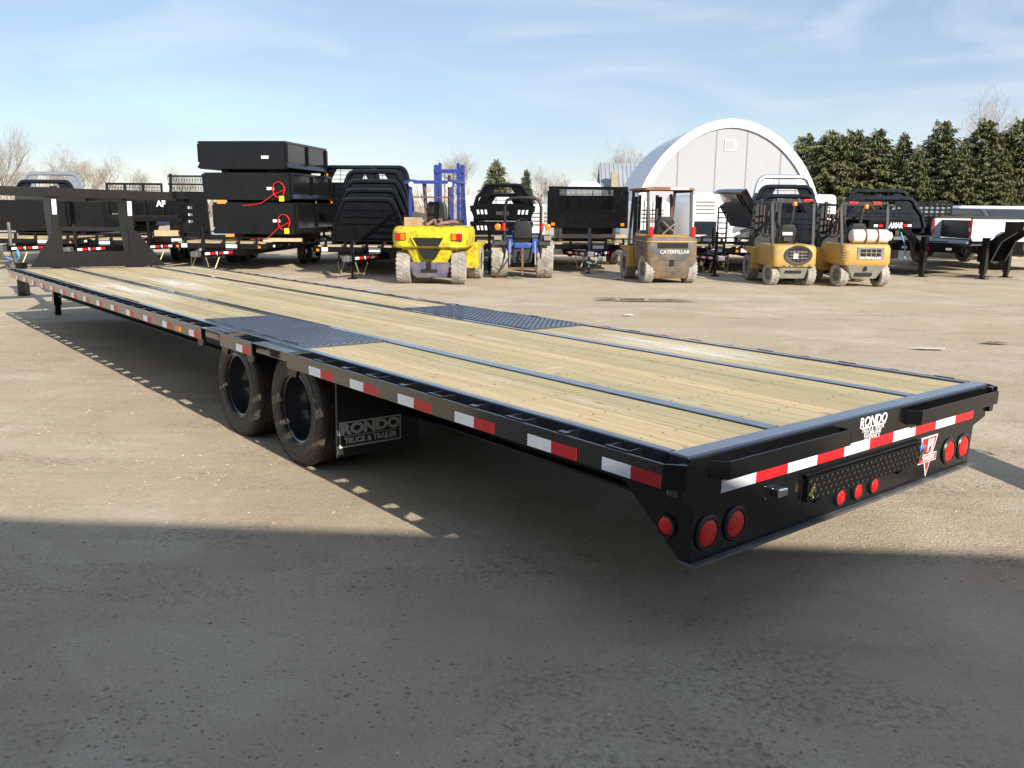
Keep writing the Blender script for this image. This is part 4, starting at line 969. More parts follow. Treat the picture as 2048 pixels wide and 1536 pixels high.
# ---- left side, seen past and through the gooseneck
deck_trailer('deck trailer at the far left with blue hose on its tongue', X(60, 23.5), 23.5, -.02, 2.45, 6.0, .80, jack_hose=True)
truck_bed('bright aluminium truck bed with curved rack at the far left', X(108, 29), 29, .95, 0, -.05, wb=2.15, wt=1.75, h=Z(347, 29, 108) - .95, solid=.9, mat=SILV)
truck_bed('black truck bed in front of the aluminium one at the far left', X(92, 27), 27, .95, 0, -.05, wb=2.0, wt=1.65, h=Z(363, 27, 92) - .95, solid=.7)
dump_body('long low black dump body at the far left behind the gooseneck', X(62, 24.6), 24.6, .84, 0, 1.95, .95, 2.6, group='black bodies behind the gooseneck')
dump_body('black dump body seen between the gooseneck uprights', X(190, 24.8), 24.8, .95, 0, 2.1, .95, 2.8, group='black bodies behind the gooseneck')
deck_trailer('deck trailer seen through the gooseneck riser', X(190, 24.2), 24.0, 0, 2.45, 6.0, .76)
deck_trailer('deck trailer between the gooseneck and the stacked dump bodies', X(330, 24.6), 24.6, -.08, 2.3, 5.5, .82)
# mesh sided body with lettering
def mesh_panel(par, x0, x1, z0, z1, y, mat, nx_, nz_, t=.012, name='mesh_screen'):
    b = MB()
    for k in range(nx_ + 1): xx = x0 + (x1 - x0) * k / nx_; b.box(xx - t / 2, xx + t / 2, y, y + t, z0, z1)
    for k in range(nz_ + 1): zz = z0 + (z1 - z0) * k / nz_; b.box(x0, x1, y + t * 1.02, y + t * 2, zz - t / 2, zz + t / 2)
    return b.build(name, mat, par, kind='stuff')
Yk = 24.2
t = thing('landscape_body', 'black mesh sided truck body with white letters right of the gooseneck', 'truck body', (X(270, Yk), Yk, 0), -.04)
zl, zh = Z(436, Yk, 310), Z(397, Yk, 310); z2 = Z(366, Yk, 310)
x1_, x0_ = X(355, Yk) - X(270, Yk), X(213, Yk) - X(270, Yk)
MB().box(x0_, x1_, .02, .06, zl, zl + .08).build('bottom_rail', BLACK, t); MB().box(x0_, x1_, .02, .06, zh - .06, zh).build('mid_rail', BLACK, t)
MB().box(x0_, x1_ - .4, .02, .06, z2 - .05, z2).build('top_rail', BLACK, t)
for k in range(4): xx = x0_ + (x1_ - .42 - x0_) * k / 3; MB().box(xx, xx + .04, .015, .065, zl, z2).build('stake', BLACK, t)
mesh_panel(t, x0_, x1_, zl + .08, zh - .06, .062, BLACK, 40, 10); mesh_panel(t, x0_, x1_ - .4, zh, z2 - .05, .062, BLACK, 36, 5)
MB().box(x0_, x1_, .30, 2.3, zl - .1, zl).build('deck', BLACK, t); MB().box(x0_, x1_, 2.2, 2.26, zl, zh - .1).build('rear_board', BLACKD, t)
link('lettering', text('AF', .22, STICK, .01), t, mtx=face_mtx((x1_ - .44, .01, (zl + zh) / 2 + .12), (0, -1, 0)))
o = MB().box(-.33, .33, 0, .25, 0, .16); o = o.build('timber_stack', WOODY); o.location = (X(326, 24.4), 24.5, .825); tag(o, 'short stack of tan boards on the trailer right of the gooseneck', 'timber')
# rack with two rows of wire mesh
Yr = 24.6
t = thing('rack_bed', 'black truck bed with two row wire mesh rack by the stacked dump bodies', 'truck bed', (X(378, Yr), Yr, .82), -.05)
hh = Z(352, Yr, 378) - .82; hw = .46
for sx in (-1, 1): MB().bar((sx * (hw + .10), 0, 0), (sx * hw, 0, hh + .06), .06, .06).build('rack_post', BLACK, t)
for z in (hh, hh - .22, hh - .44): MB().box(-hw - .08, hw + .08, -.02, .02, z - .03, z + .02).build('rack_rail', BLACK, t)
for z in (hh - .20, hh - .42): mesh_panel(t, -hw, hw, z + .03, z + .15, .0, BLACK, 12, 3)
MB().prism([(-hw - .1, 0), (hw + .1, 0), (hw, hh - .46), (-hw, hh - .46)], 'y', -.01, .015).build('rack_panel', BLACK, t)
MB().box(-1.0, 1.0, .06, 2.2, -.04, .05).build('deck', BLACK, t)
for k in range(3): MB().box(-.02, .10, -.016, -.0105, .38 + .19 * k, .45 + .19 * k).build('sticker', STICK, t)
# loose jack post standing by the shadow of the gooseneck
p = at(49, 590, 16.2)
js = thing('jack_post', 'black square jack post standing left of the front landing leg', 'jack', (p.x, 16.2, 0), 0)
MB().box(-.075, .075, -.075, .075, .02, .62).build('post', BLACK, js, bevel=.006); MB().box(-.085, .085, -.085, .085, 0, .02).build('foot_plate', BLACK, js)
MB().tube([(-.075, 0, .16), (-.16, 0, .16), (-.16, 0, .10)], .012, 6).build('handle', STEELW, js)

# ---- between yellow forklift and the dump box
deck_trailer('deck trailer behind the yellow forklift and blue tractor', X(985, 23.6), 23.6, -.05, 2.45, 6.0, .78)
Yj = 24.6
truck_bed('upper black truck bed seen from its tail, behind the blue tractor', X(1005, Yj), Yj + 2.0, Z(414, Yj, 1000), PI, 0, wb=1.75, wt=1.25, h=.64, solid=.10, dl=2.0, tail=True, louvres=False)
truck_bed('lower black truck bed seen from its tail, behind the blue tractor', X(1003, Yj), Yj + 2.2, Z(446, Yj, 1000), PI, 0, wb=1.7, wt=1.25, h=.80, solid=.10, dl=2.1, tail=True, louvres=False)

# ---- trailer with the mesh fronted dump box
Yx = 23.6
deck_trailer('deck trailer under the black dump box with mesh window', X(1176, Yx), Yx, 0, 2.45, 6.0, .77, jack_hose=True, tongue=1.0)
Yx = 24.3
t = thing('dump_box', 'black dump box with a wire mesh window in its front', 'dump body', (X(1176, Yx), Yx, 0), 0)
wd = X(1255, Yx) - X(1097, Yx); hw = wd / 2; zb, zt = Z(456, Yx, 1176), Z(373, Yx, 1176)
for sx in (-1, 1):
    MB().box(sx * hw - (.18 if sx > 0 else 0), sx * hw + (.18 if sx < 0 else 0), 0, .06, zb, zt).build('corner_post', BLACK, t, bevel=.008)
    MB().box(sx * hw - .03, sx * hw + .03, .062, 3.2, zb, zt - .12).build('side_panel', BLACK, t)
    MB().box(sx * (hw - .13) - .05, sx * (hw - .13) + .05, -.02, .0, zb + .06, zb + .14).build('marker_lamp', AMBER, t)
zm = zb + (zt - zb) * .42
MB().box(-hw + .181, hw - .181, .005, .05, zt - .08, zt - .002).build('top_rail', BLACK, t)
MB().box(-hw + .181, hw - .181, .01, .05, zb, zm - .02).build('front_panel', BLACK, t)
for x in (-.35, .2): MB().box(x, x + .05, -.004, .0095, zb + .15, zm - .03).build('panel_rib', BLACK, t)
MB().box(-hw + .181, hw - .181, -.005, .05, zm - .019, zm + .02).build('mid_rail', BLACK, t)
mesh_panel(t, -hw + .30, hw - .42, zm + .02, zt - .08, .02, BLACK, 44, 16, .016)
for a, c in ((-hw + .182, -hw + .29), (hw - .41, hw - .182)): MB().box(a, c, .012, .045, zm + .021, zt - .081).build('window_side', BLACK, t)
MB().box(-hw + .05, hw - .05, 3.14, 3.2, zb, zt - .2).build('tailgate', BLACK, t); MB().box(-hw + .05, hw - .05, .062, 3.13, zb, zb + .05).build('floor', BLACK, t)
MB().box(-hw + .3, hw - .3, .3, 3.0, zb - .32, zb - .005).build('hoist_frame', UNDER, t)
for sx in (-1, 1): MB().box(sx * .75 - .04, sx * .75 + .04, .02, .3, .78, zb - .005).build('support_leg', GREYP, t)
o = MB().box(-.35, .35, -.06, .06, 0, .09).build('timber_block', WOODY); o.location = (X(1230, 23.6), 23.7, .915); tag(o, 'tan timber block on the header of the dump box trailer', 'timber block')

# ---- right of the rusty forklift: trailer seen from its side with standing ramps
Yo = 25.0
tr6 = deck_trailer('low black trailer between the rusty forklift and the tan forklift', X(1490, 27.0), 27.2, .42, 2.3, 6.5, .80, deck=DECKSTEEL, name='equipment_trailer')
tr6.location = (X(1440, 24.6), 24.6, 0); tr6.rotation_euler = (0, 0, -.36)
rp = thing('loading_ramp', 'black ladder like loading ramp standing upright before the white van', 'ramp', (X(1446, 26.0), 26.0, 0), -.05)
zr0, zr1 = Z(478, 26, 1446), Z(414, 26, 1446)
for sx in (-1, 1): MB().box(sx * .13 - .02, sx * .13 + .02, -.03, .03, .78, zr1).build('ramp_rail', BLACK, rp)
for k in range(7): z = zr0 + (zr1 - zr0) * k / 6.2; MB().box(-.11, .11, -.02, .02, z, z + .035).build('ramp_rung', BLACK, rp)
deck_trailer('small deck trailer directly right of the rusty forklift', X(1405, 24.0), 23.4, .05, 2.0, 4.0, .72, pj=False)
# stacked beds behind the oval grille forklift
Yp = 23.4
deck_trailer('deck trailer under the leaning truck beds behind the oval grille forklift', X(1565, Yp), Yp, .0, 2.45, 6.0, .72)
specs = ((1578, 1.02, 'front black truck bed leaning behind the oval grille forklift', BLACK, 392, .0, .52), (1572, .95, 'second black truck bed leaning behind the oval grille forklift', BLACK, 373, .45, .62), (1566, .9, 'bright aluminium truck bed leaning above the oval grille forklift', SILV, 353, .9, .62))
for i, (px, h, lab, mt, pyt, dy, so_) in enumerate(specs):
    yy = Yp + .4 + dy; z0 = .85 + .24 * i
    truck_bed(lab, X(px, yy), yy, z0, -.04, -.10, wb=1.78, wt=1.42, h=Z(pyt, yy, px) - z0, solid=(Z(pyt, yy, px) - z0) * .64, mat=mt, dl=2.2)
for i, lab in enumerate(('leftmost black flat bed tipped up on edge left of the leaning racks', 'middle black flat bed tipped up on edge left of the leaning racks', 'black flat bed tipped up on edge closest to the leaning racks')):
    yy = Yp + 1.2 - .35 * i
    t = thing('flat_truck_bed', lab, 'truck bed', (X(1508 + 6 * i, yy), yy, 1.52 - .0 * i), 0, 'truck beds with headache racks'); t.rotation_euler = (.03, 1.0, .12)
    MB().box(-.85, .75, 0, 1.9, -.02, .03).build('deck', DECKSTEEL, t)
    for sx in (-.82, .72): MB().box(sx - .03, sx + .03, -.01, 1.9, -.14, -.021).build('side_skirt', BLACK, t)
    MB().box(-.85, .75, -.04, -.001, -.15, .035).build('front_sill', BLACK, t); MB().box(-.4, .3, .02, 1.9, -.18, -.022).build('frame_rail', UNDER, t)
# flat bed tilted to the right of them
t = truck_bed('black flat truck bed tilted toward the gas tank forklift', X(1655, 24.4), 24.4, 1.25, .2, 0, wb=1.8, wt=1.4, h=.3, solid=.2, dl=2.2); t.rotation_euler = (0, .16, .25)
# beds behind the gas tank forklift
for i, (px, pyt, lab) in enumerate(((1757, 382, 'rear black truck bed with wide arched rack behind the gas tank forklift'), (1772, 397, 'front black truck bed with arched rack behind the gas tank forklift'))):
    yy = 25.2 - i * .6
    truck_bed(lab, X(px, yy), yy, Z(455, yy, px), 0, -.10, wb=2.25, wt=1.65, h=Z(pyt, yy, px) - Z(455, yy, px), solid=.50, dl=2.2)
deck_trailer('deck trailer behind the gas tank forklift with tape on its tongue', X(1690, 24.4), 24.4, .0, 2.4, 5.5, .78)
# black slatted stake side
t = thing('stake_body', 'black slatted stake side body left of the white enclosed trailer', 'truck body', (X(1860, 27), 27, 0), .0)
z0, z1 = Z(442, 27, 1860), Z(405, 27, 1860); w2 = X(1902, 27) - X(1860, 27)
for k in range(6): MB().box(-w2 - .4, w2, .0, .03, z0 + (z1 - z0) * k / 5 - .025, z0 + (z1 - z0) * k / 5 + .025).build('stake_slat', BLACK, t)
for k in range(11): xx = -w2 - .4 + (2 * w2 + .4) * k / 10; MB().box(xx - .03, xx + .03, -.03, -.001, z0 - .3, z1).build('stake_post', BLACK, t)
MB().box(-w2 - .4, w2, -.05, 2.2, z0 - .4, z0 - .1).build('bed', BLACK, t)

# ---- gooseneck trailers at the right
def gooseneck(label, x, y, rz, ln=7.0, name='gooseneck_trailer'):
    """deck runs along +y behind the neck, coupler toward -y"""
    t = thing(name, label, 'trailer', (x, y, 0), rz, 'gooseneck trailers at the right side of the yard')
    prof = [(.05, .42), (.05, .78), (-.55, 1.20), (-.55, 1.46), (-2.2, 1.46), (-2.2, 1.24), (-.85, 1.20), (-.50, .95), (-.28, .42)]
    for sx in (-.42, .34): MB().prism(prof, 'x', sx, sx + .08).build('neck_beam', BLACK, t)
    MB().box(-.50, .50, -2.35, -2.201, 1.22, 1.48).build('coupler_beam', BLACK, t)
    MB().tube([(0, -2.28, .75), (0, -2.28, 1.55)], .06, 8).build('coupler', BLACK, t)
    MB().box(-1.22, 1.22, .06, ln, .74, .84).build('deck', BLACK, t)
    for sx in (-1, 1):
        MB().box(sx * 1.22 - .03, sx * 1.22 + .05, .06, ln, .66, .855).build('side_rail', BLACK, t)
        for k in range(int(ln / .62)): link('reflective_tape', tape_w if k % 2 == 0 else tape_r, t, loc=(sx * 1.272, .3 + k * .6 + (.15 if sx < 0 else 0), .75), rot=(0, 0, sx * PI / 2))
        lg = MB().box(sx * .62 - .07, sx * .62 + .07, -.30, -.16, .14, 1.05).box(sx * .62 - .05, sx * .62 + .05, -.28, -.18, .02, .14).build('landing_leg', BLACK, t)
        MB().box(sx * .62 - .12, sx * .62 + .12, -.36, -.10, .0, .02).build('foot_plate', BLACK, lg)
        for yy in ((ln * .6, ln * .6 + .9) if ln > 4 else ()): add_wheel(t, SMT, SMHB, (sx * 1.05, yy, .37), sx > 0)
    return t
gA = gooseneck('black gooseneck trailer with red white taped neck behind the gas tank forklift', X(1832, 23.2), 23.4, -1.05, 1.3)
# neck lettering on both flanks, tape either side
for sx, nx_ in ((-.4215, -1), (.4215, 1)):
    link('lettering', text('LAMAR', .20, STICK, .006, shear=.2), gA, mtx=face_mtx((sx, -1.25, 1.33), (nx_, 0, 0)))
    for y0, c in ((-.72, tape_w), (-1.85, tape_r), (-2.05, tape_w), (-.88, tape_r)): link('reflective_tape', c, gA, loc=(sx, y0, 1.33), rot=(0, 0, nx_ * PI / 2))
MB().tube([(.0 + .02 * k, -.30 - .02 * abs(k - 5), 1.15 - .07 * k) for k in range(11)], .02, 6).build('air_hose', HOSEB, gA, smooth=50)
gB = gooseneck('black gooseneck trailer with yellow lettering at the right edge, carrying white boxes', X(1990, 22.6), 22.7, .62)
for sx, nx_ in ((-.4215, -1), (.4215, 1)): link('lettering', text('Big Tex', .21, YTEXT, .007, shear=.2), gB, mtx=face_mtx((sx, -1.3, 1.34), (nx_, 0, 0)))

def pickup_box(label, x, y, z, rz, mat):
    t = thing('pickup_box', label, 'pickup box', (x, y, z), rz, 'white pickup boxes on the gooseneck trailer')
    for sx in (-1, 1):
        b = MB(); b.prism([(0, .10), (.06, 0), (.62, 0), (.70, .16), (.84, .26), (1.06, .26), (1.2, .16), (1.28, 0), (1.95, 0), (1.95, .60), (0, .60)], 'x', sx * .93 - .05, sx * .93 + .05); b.build('side_panel', mat, t, bevel=.012)
        MB().box(sx * .93 - .07, sx * .93 + .07, 0.0, 1.95, .602, .64).build('bed_rail_cap', SEATM, t)
        lp = MB().box(sx * .93 - .075, sx * .93 + .075, -.03, .0, .16, .56).build('tail_lamp', LENS, t, bevel=.012)
        MB().box(sx * .93 - .055, sx * .93 + .055, -.034, -.031, .27, .36).build('reverse_lamp', STICK, lp)
        MB().box(sx * .70 - .12, sx * .70 + .12, .9, 1.4, .02, .22).build('wheel_housing', mat, t)
    MB().box(-.88, .88, 1.89, 1.95, .02, .60).build('front_wall', mat, t); MB().box(-.88, .88, .01, 1.88, .0, .045).build('floor', SEATM, t)
    MB().box(-.86, .86, -.03, .03, -.14, .02).build('rear_sill', mat, t)
    MB().box(-.86, .86, .20, .23, .06, .56).build('interior_shade_sheet', SEATM, t)  # black sheet across the bed stands in for the shade inside
    return t
for i, (px, yy, zz, lab) in enumerate(((1852, 27.9, .95, 'leftmost of the three white pickup boxes on the gooseneck trailer'), (1876, 25.9, .93, 'middle of the three white pickup boxes on the gooseneck trailer'), (1942, 23.8, .90, 'rightmost white pickup box, beside the yellow lettered neck'))):
    pickup_box(lab, X(px, yy), yy + .95, zz, -1.50, WHITEP)
# grey pickup at the right edge
Yg = 25.2
t = thing('pickup_truck', 'grey pickup truck cut by the right edge of the view', 'pickup truck', (X(2112, Yg), Yg, 0), .25)
PG = M('grey_metallic', (0.12, 0.125, 0.13), .3, metal=.5, coat=.5)
b = MB(); b.prism([(0, .42), (0, 1.0), (.12, 1.12), (1.15, 1.18), (1.75, 1.78), (3.2, 1.80), (3.4, 1.15), (5.2, 1.15), (5.2, .45)], 'x', -.98, .98); b.build('body', PG, t, bevel=.06)
MB().box(-.99, .99, -.14, -.001, .42, .66).build('bumper', CHROME, t, bevel=.04); MB().box(-.62, .62, -.03, -.001, .70, 1.0).build('grille', SEATM, t, bevel=.02)
for sx in (-1, 1):
    MB().box(sx * .80 - .16, sx * .80 + .16, -.02, .03, .76, .98).build('headlamp', CHROME, t, bevel=.03)
    for yy in (.95, 4.3): add_wheel(t, SMT, SMH, (sx * .90, yy, .37), sx > 0)
MB().prism([(1.16, 1.22), (1.72, 1.74), (1.70, 1.75), (1.13, 1.23)], 'x', -.82, .82).build('windscreen', GLASSD, t)

# ---- white bodies standing farther back
def camper(label, px0, px1, pyt, Y, ln=4.0, name='camper_van', louv=True, cat='van', bottom=.45):
    x0, x1 = X(px0, Y), X(px1, Y); cx = (x0 + x1) / 2; hw = (x1 - x0) / 2; zt = Z(pyt, Y, (px0 + px1) / 2)
    t = thing(name, label, cat, (cx, Y, 0), 0, 'white vehicles standing behind the trailers')
    r = min(.28, hw * .4)
    pts = [(-hw, bottom), (hw, bottom), (hw * 1.0, zt - r * 1.4)]
    for k in range(5): a = (PI / 2) * k / 4; pts.append((hw * .97 - r + r * math.cos(a), zt - r + r * math.sin(a)))
    for k in range(5): a = PI / 2 + (PI / 2) * k / 4; pts.append((-hw * .97 + r + r * math.cos(a), zt - r + r * math.sin(a)))
    pts.append((-hw, zt - r * 1.4))
    MB().prism(pts, 'y', 0, ln).build('body', WHITEP, t, bevel=.04)
    if louv:
        for k in range(4): MB().box(-hw * .62, hw * .55 - .08 * k * 0, -.035, -.001, zt - .32 - k * .13, zt - .285 - k * .13).build('louvre', MUDG, t)
        MB().box(-hw * .7, hw * .7, -.012, -.001, zt - 1.45, zt - .98).build('rear_window', GLASSD, t, bevel=.01)
    else:
        for k in (-1, 1): MB().box(k * hw * .5 - .01, k * hw * .5 + .01, -.004, -.001, bottom + .1, zt - .3).build('door_seam', MUDG, t)
        MB().box(hw * .55, hw * .60, -.03, -.001, bottom + .7, bottom + .9).build('door_latch', STEELW, t)
    for sx in (-1, 1):
        add_wheel(t, SMT, SMH, (sx * (hw - .16), ln * .6, .37), sx > 0)
        MB().box(sx * hw * .85 - .05, sx * hw * .85 + .05, -.02, -.001, bottom + .15, bottom + .32).build('tail_lamp', LENS, t)
    return t
camper('white enclosed trailer behind the blue mast and the black tail beds', 922, 1040, 390, 36, 5, 'enclosed_trailer', False, 'trailer')
camper('white van behind the upright tail beds beside the blue tractor', 1050, 1090, 408, 30, 4)
camper('white van whose roof shows above the black dump box', 1132, 1202, 363, 31, 4.5, louv=False)
camper('white louvred camper seen through the rusty forklift guard', 1270, 1345, 402, 30, 4)
camper('tall white louvred camper right of the rusty forklift', 1380, 1444, 386, 31, 5)
camper('plain white van behind the upright loading ramp', 1444, 1498, 412, 33, 5, louv=False)
camper('white louvred camper between the leaning racks and the gas tank forklift', 1624, 1672, 389, 31, 4)
camper('long white enclosed trailer at the right below the spruces', 1912, 2075, 412, 34, 6, 'enclosed_trailer', False, 'trailer')
camper('low white enclosed trailer in front of the long one at right', 1938, 2090, 427, 30, 5, 'enclosed_trailer', False, 'trailer')

# ================================================================== buildings
FAB = M('fabric_white', (0.70, 0.71, 0.73), .55, var=.03, vscale=.4)
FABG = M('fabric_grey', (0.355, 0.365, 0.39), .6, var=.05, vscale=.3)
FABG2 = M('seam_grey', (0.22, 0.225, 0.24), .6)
FABB = M('fabric_side', (0.74, 0.76, 0.80), .5, var=.04, vscale=.5)
Ya = 55.0
t = thing('fabric_building', 'white arched fabric storage building with grey end wall', 'building', (X(1440, Ya), Ya, 0), 0)
xl, xr = X(1264, Ya) - X(1440, Ya), X(1646, Ya) - X(1440, Ya); hwid = (xr - xl) / 2; xc = (xl + xr) / 2; zt = Z(237, Ya, 1440)
def arch(hw_, zt_, n=36):
    out = []
    for k in range(n + 1):
        a = PI * k / n; c, s = math.cos(a), math.sin(a)
        out.append((xc + hw_ * math.copysign(abs(c) ** 1.08, c), zt_ * (s ** 1.0)))
    return out
A0 = arch(hwid, zt); A1 = arch(hwid - .50, zt - .52); A2 = arch(hwid - .35, zt - .32)
def ribbon(P, Q, y0, y1, nm, mt):
    b = MB(); n = len(P)
    b.v = [(p[0], y0, p[1]) for p in P] + [(q[0], y1, q[1]) for q in Q]
    b.f = [(i, i + 1, n + i + 1, n + i) for i in range(n - 1)]
    return b.build(nm, mt, t, smooth=50)
ribbon(A0, A1, 0.0, .02, 'arch_rim', FAB); ribbon(A1, A2, .02, .14, 'rim_return', FAB)
ribbon(A0, A0, 0.001, 10, 'cover', FABB)
# end wall in vertical panels with seams
def zin(x):
    for i in range(len(A2) - 1):
        if min(A2[i][0], A2[i + 1][0]) <= x <= max(A2[i][0], A2[i + 1][0]):
            f_ = (x - A2[i][0]) / (A2[i + 1][0] - A2[i][0] + 1e-9); return A2[i][1] + f_ * (A2[i + 1][1] - A2[i][1])
    return 0
seams = [xc - hwid + .36] + [X(q, Ya) - X(1440, Ya) for q in (1352, 1427, 1488, 1556)] + [xc + hwid - .36]
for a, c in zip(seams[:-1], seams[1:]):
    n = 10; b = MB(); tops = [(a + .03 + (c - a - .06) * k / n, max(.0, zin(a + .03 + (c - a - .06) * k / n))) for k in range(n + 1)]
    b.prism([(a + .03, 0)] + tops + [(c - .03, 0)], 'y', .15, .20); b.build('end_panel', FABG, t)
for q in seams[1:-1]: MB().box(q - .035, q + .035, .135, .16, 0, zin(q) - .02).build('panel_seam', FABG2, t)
vx0, vx1 = X(1443, Ya) - X(1440, Ya), X(1465, Ya) - X(1440, Ya); vz0, vz1 = Z(301, Ya, 1454), Z(279, Ya, 1454)
vt = MB().box(vx0, vx1, .10, .149, vz0, vz1).build('gable_vent', FAB, t); MB().box(vx0 + .07, vx1 - .07, .085, .099, vz0 + .07, vz1 - .07).build('vent_screen', FABG, vt)
# grey metal roofed building with chimney
Yh = 78.0
GALV = M('galvanised_roof', (0.34, 0.36, 0.39), .45, metal=.3, var=.12, vscale=.8)
BRK = M('tan_brick', (0.36, 0.29, 0.20), .85, var=.2, vscale=6)
BARNW = M('barn_wall', (0.30, 0.26, 0.22), .8, var=.15)
t = thing('farm_building', 'grey metal roofed farm building left of the arched building', 'building', (X(1250, Yh), Yh, 0), 0)
zr = Z(322, Yh, 1230); ze = Z(420, Yh, 1230); x0 = X(1203, Yh) - X(1250, Yh); x1 = X(1300, Yh) - X(1250, Yh)
MB().prism([(0, ze), (3.6, zr), (7.2, ze), (7.2, ze - .2), (3.6, zr - .25), (0, ze - .2)], 'x', x0, x1).build('roof', GALV, t)
for k in range(11): xx = x0 + .2 + (x1 - x0 - .4) * k / 10; MB().bar((xx, -.03, ze + .03), (xx, 3.58, zr + .03), .06, .06).build('roof_rib', GALV, t)
MB().box(x0 + .2, x1 - .2, .4, 6.8, 0, ze - .25).build('wall', BARNW, t)
MB().box(x0 + .9, x0 + 1.5, .9, 1.5, ze, Z(343, Yh, 1228)).build('chimney', BRK, t)
t = thing('shed', 'low brown roofed shed behind the blue tractor', 'building', (X(1082, 50), 50, 0), 0)
zr, ze = Z(402, 50, 1080), Z(418, 50, 1080)
MB().prism([(-1.6, ze + .25), (1.4, ze - .25), (1.4, ze - .4), (-1.6, ze + .1)], 'y', -.4, 4).build('roof', RUST, t); MB().box(-1.3, 1.2, 0, 3.6, 0, ze - .45).build('wall', BARNW, t)
# workshop behind the camera whose eave shades the foreground
EH = 4.5
sv = SUN / SUN.z
e0 = Vector((0, 4.34, 0)) + Vector((sv.x, sv.y, 0)) * EH
wk = thing('workshop_building', 'brown metal workshop behind the viewpoint that shades the foreground', 'building', (e0.x, e0.y, 0), math.atan(-.073))
TANW = M('brown_metal_siding', (0.11, 0.095, 0.08), .5, var=.06)
MB().box(-22, 20, -14.3, -.32, 0, EH - .15).build('wall', TANW, wk)
MB().prism([(0, EH), (-7.3, EH + 2.2), (-14.6, EH), (-14.6, EH - .14), (-7.3, EH + 2.06), (0, EH - .14)], 'x', -22.4, 20.4).build('roof', GALV, wk)
for x in (-15, -8, 4, 11):
    d = MB().box(x, x + 4.2, -.319, -.27, .02, 3.6).build('overhead_door', TANW, wk)
    for k in range(3): MB().box(x + .05, x + 4.15, -.269, -.262, .9 + k * .9, .93 + k * .9).build('door_joint', MUDG, d)
MB().box(-1.2, -.25, -.319, -.27, .02, 2.1).build('door', GREYP, wk)

# beam out of view, made up to cast the shadow by the bumper
bo = thing('added_shadow_beam', 'added unseen black beam on posts casting the shadow right of the trailer tail', 'added shadow caster', (4.72, 2.2, 0), math.atan2(.70, 3.0))
MB().box(-.11, .11, -1.3, 3.15, .72, .92).build('beam', BLACK, bo, bevel=.01)
for yy in (-.9, .2):
    MB().box(-.06, .06, yy - .06, yy + .06, .02, .719).build('post', BLACK, bo); MB().box(-.35, .35, yy - .09, yy + .09, 0, .02).build('foot', BLACK, bo)
MB().tube([(0, 3.05, .72), (0, 3.05, .60), (.04, 3.05, .54), (0, 3.05, .50), (-.04, 3.05, .54)], .012, 6).build('hook', STEELW, bo)

# ================================================================== trees
BARK = M('bark', (0.20, 0.165, 0.14), .9, var=.25)
TWIG = M('twigs_brown', (0.30, 0.215, 0.165), .9, var=.2, vscale=.6)
TWIGP = M('twigs_pale', (0.33, 0.285, 0.25), .9, var=.2, vscale=.6)
def needle_mat(name, c0, c1, c2):
    m = bpy.data.materials.new(name); m.use_nodes = True; t = m.node_tree; b = t.nodes['Principled BSDF']
    co = t.nodes.new('ShaderNodeTexCoord'); n = t.nodes.new('ShaderNodeTexNoise'); n.inputs['Scale'].default_value = 1.1; n.inputs['Detail'].default_value = 4
    r = t.nodes.new('ShaderNodeValToRGB'); r.color_ramp.elements[0].position = .3; r.color_ramp.elements[1].position = .72
    r.color_ramp.elements[0].color = (*c0, 1); r.color_ramp.elements[1].color = (*c2, 1); e = r.color_ramp.elements.new(.5); e.color = (*c1, 1)
    t.links.new(co.outputs['Object'], n.inputs['Vector']); t.links.new(n.outputs['Fac'], r.inputs['Fac']); t.links.new(r.outputs['Color'], b.inputs['Base Color'])
    b.inputs['Roughness'].default_value = .7; return m
NEED = needle_mat('spruce_needles', (0.058, 0.074, 0.028), (0.112, 0.122, 0.046), (0.205, 0.175, 0.085))
NEED2 = needle_mat('cedar_needles', (0.032, 0.050, 0.022), (0.055, 0.070, 0.028), (0.10, 0.085, 0.04))
def spruce_meshes(seed, h, rad, mat, bare_low=.06):
    r = random.Random(seed); b = MB()
    z = h * bare_low; lv = 0
    while z < h * .985:
        f = (z - h * bare_low) / (h * (1 - bare_low)); R = rad * (1 - f) ** .62 * r.uniform(.72, 1.18) + .08
        nb = max(6, int(17 * (1 - f) + 7))
        for k in range(nb):
            an = r.random() * 2 * PI; ln = R * r.uniform(.62, 1.15); dz = r.uniform(-.12, .25) * (1 if f < .75 else 2.5)
            c, s = math.cos(an), math.sin(an); droop = r.uniform(.10, .30)
            n = max(5, int(ln / .12))
            for i in range(n):
                q = (i + .6) / n
                if q < .18: continue
                px_ = ln * q; pz = z + dz * q - droop * ln * q * q * .8 + (.10 * ln * max(0, q - .7))
                wd = (.16 + .30 * (1 - q)) * min(1.0, .45 + ln * .4)
                for sd in (-1, 1):
                    a2 = an + sd * r.uniform(.5, 1.1); l2 = wd * r.uniform(.7, 1.35) + .06
                    bx_, by_ = px_ * c, px_ * s; ex, ey = bx_ + l2 * math.cos(a2), by_ + l2 * math.sin(a2)
                    w2 = .03 + .035 * r.random(); ox, oy = -math.sin(a2) * w2, math.cos(a2) * w2
                    zz = pz + r.uniform(-.06, .06); ze = zz - r.uniform(.06, .38)
                    b.add([(bx_ - ox, by_ - oy, zz), (bx_ + ox, by_ + oy, zz - .03), (ex + ox * .5, ey + oy * .5, ze - .03), (ex - ox * .5, ey - oy * .5, ze + .03)], [(0, 1, 2, 3)])
        z += h * r.uniform(.014, .024) * (1 if f < .8 else .8); lv += 1
    me = bpy.data.meshes.new('crown'); me.from_pydata(b.v, [], b.f); me.materials.append(mat)
    tr = MB().tube([(0, 0, -.1), (.03, 0, h * .5), (0, .02, h * .99)], .16 * rad / 1.6, 7, r1=.012).mesh('trunk', BARK, 50)
    return me, tr
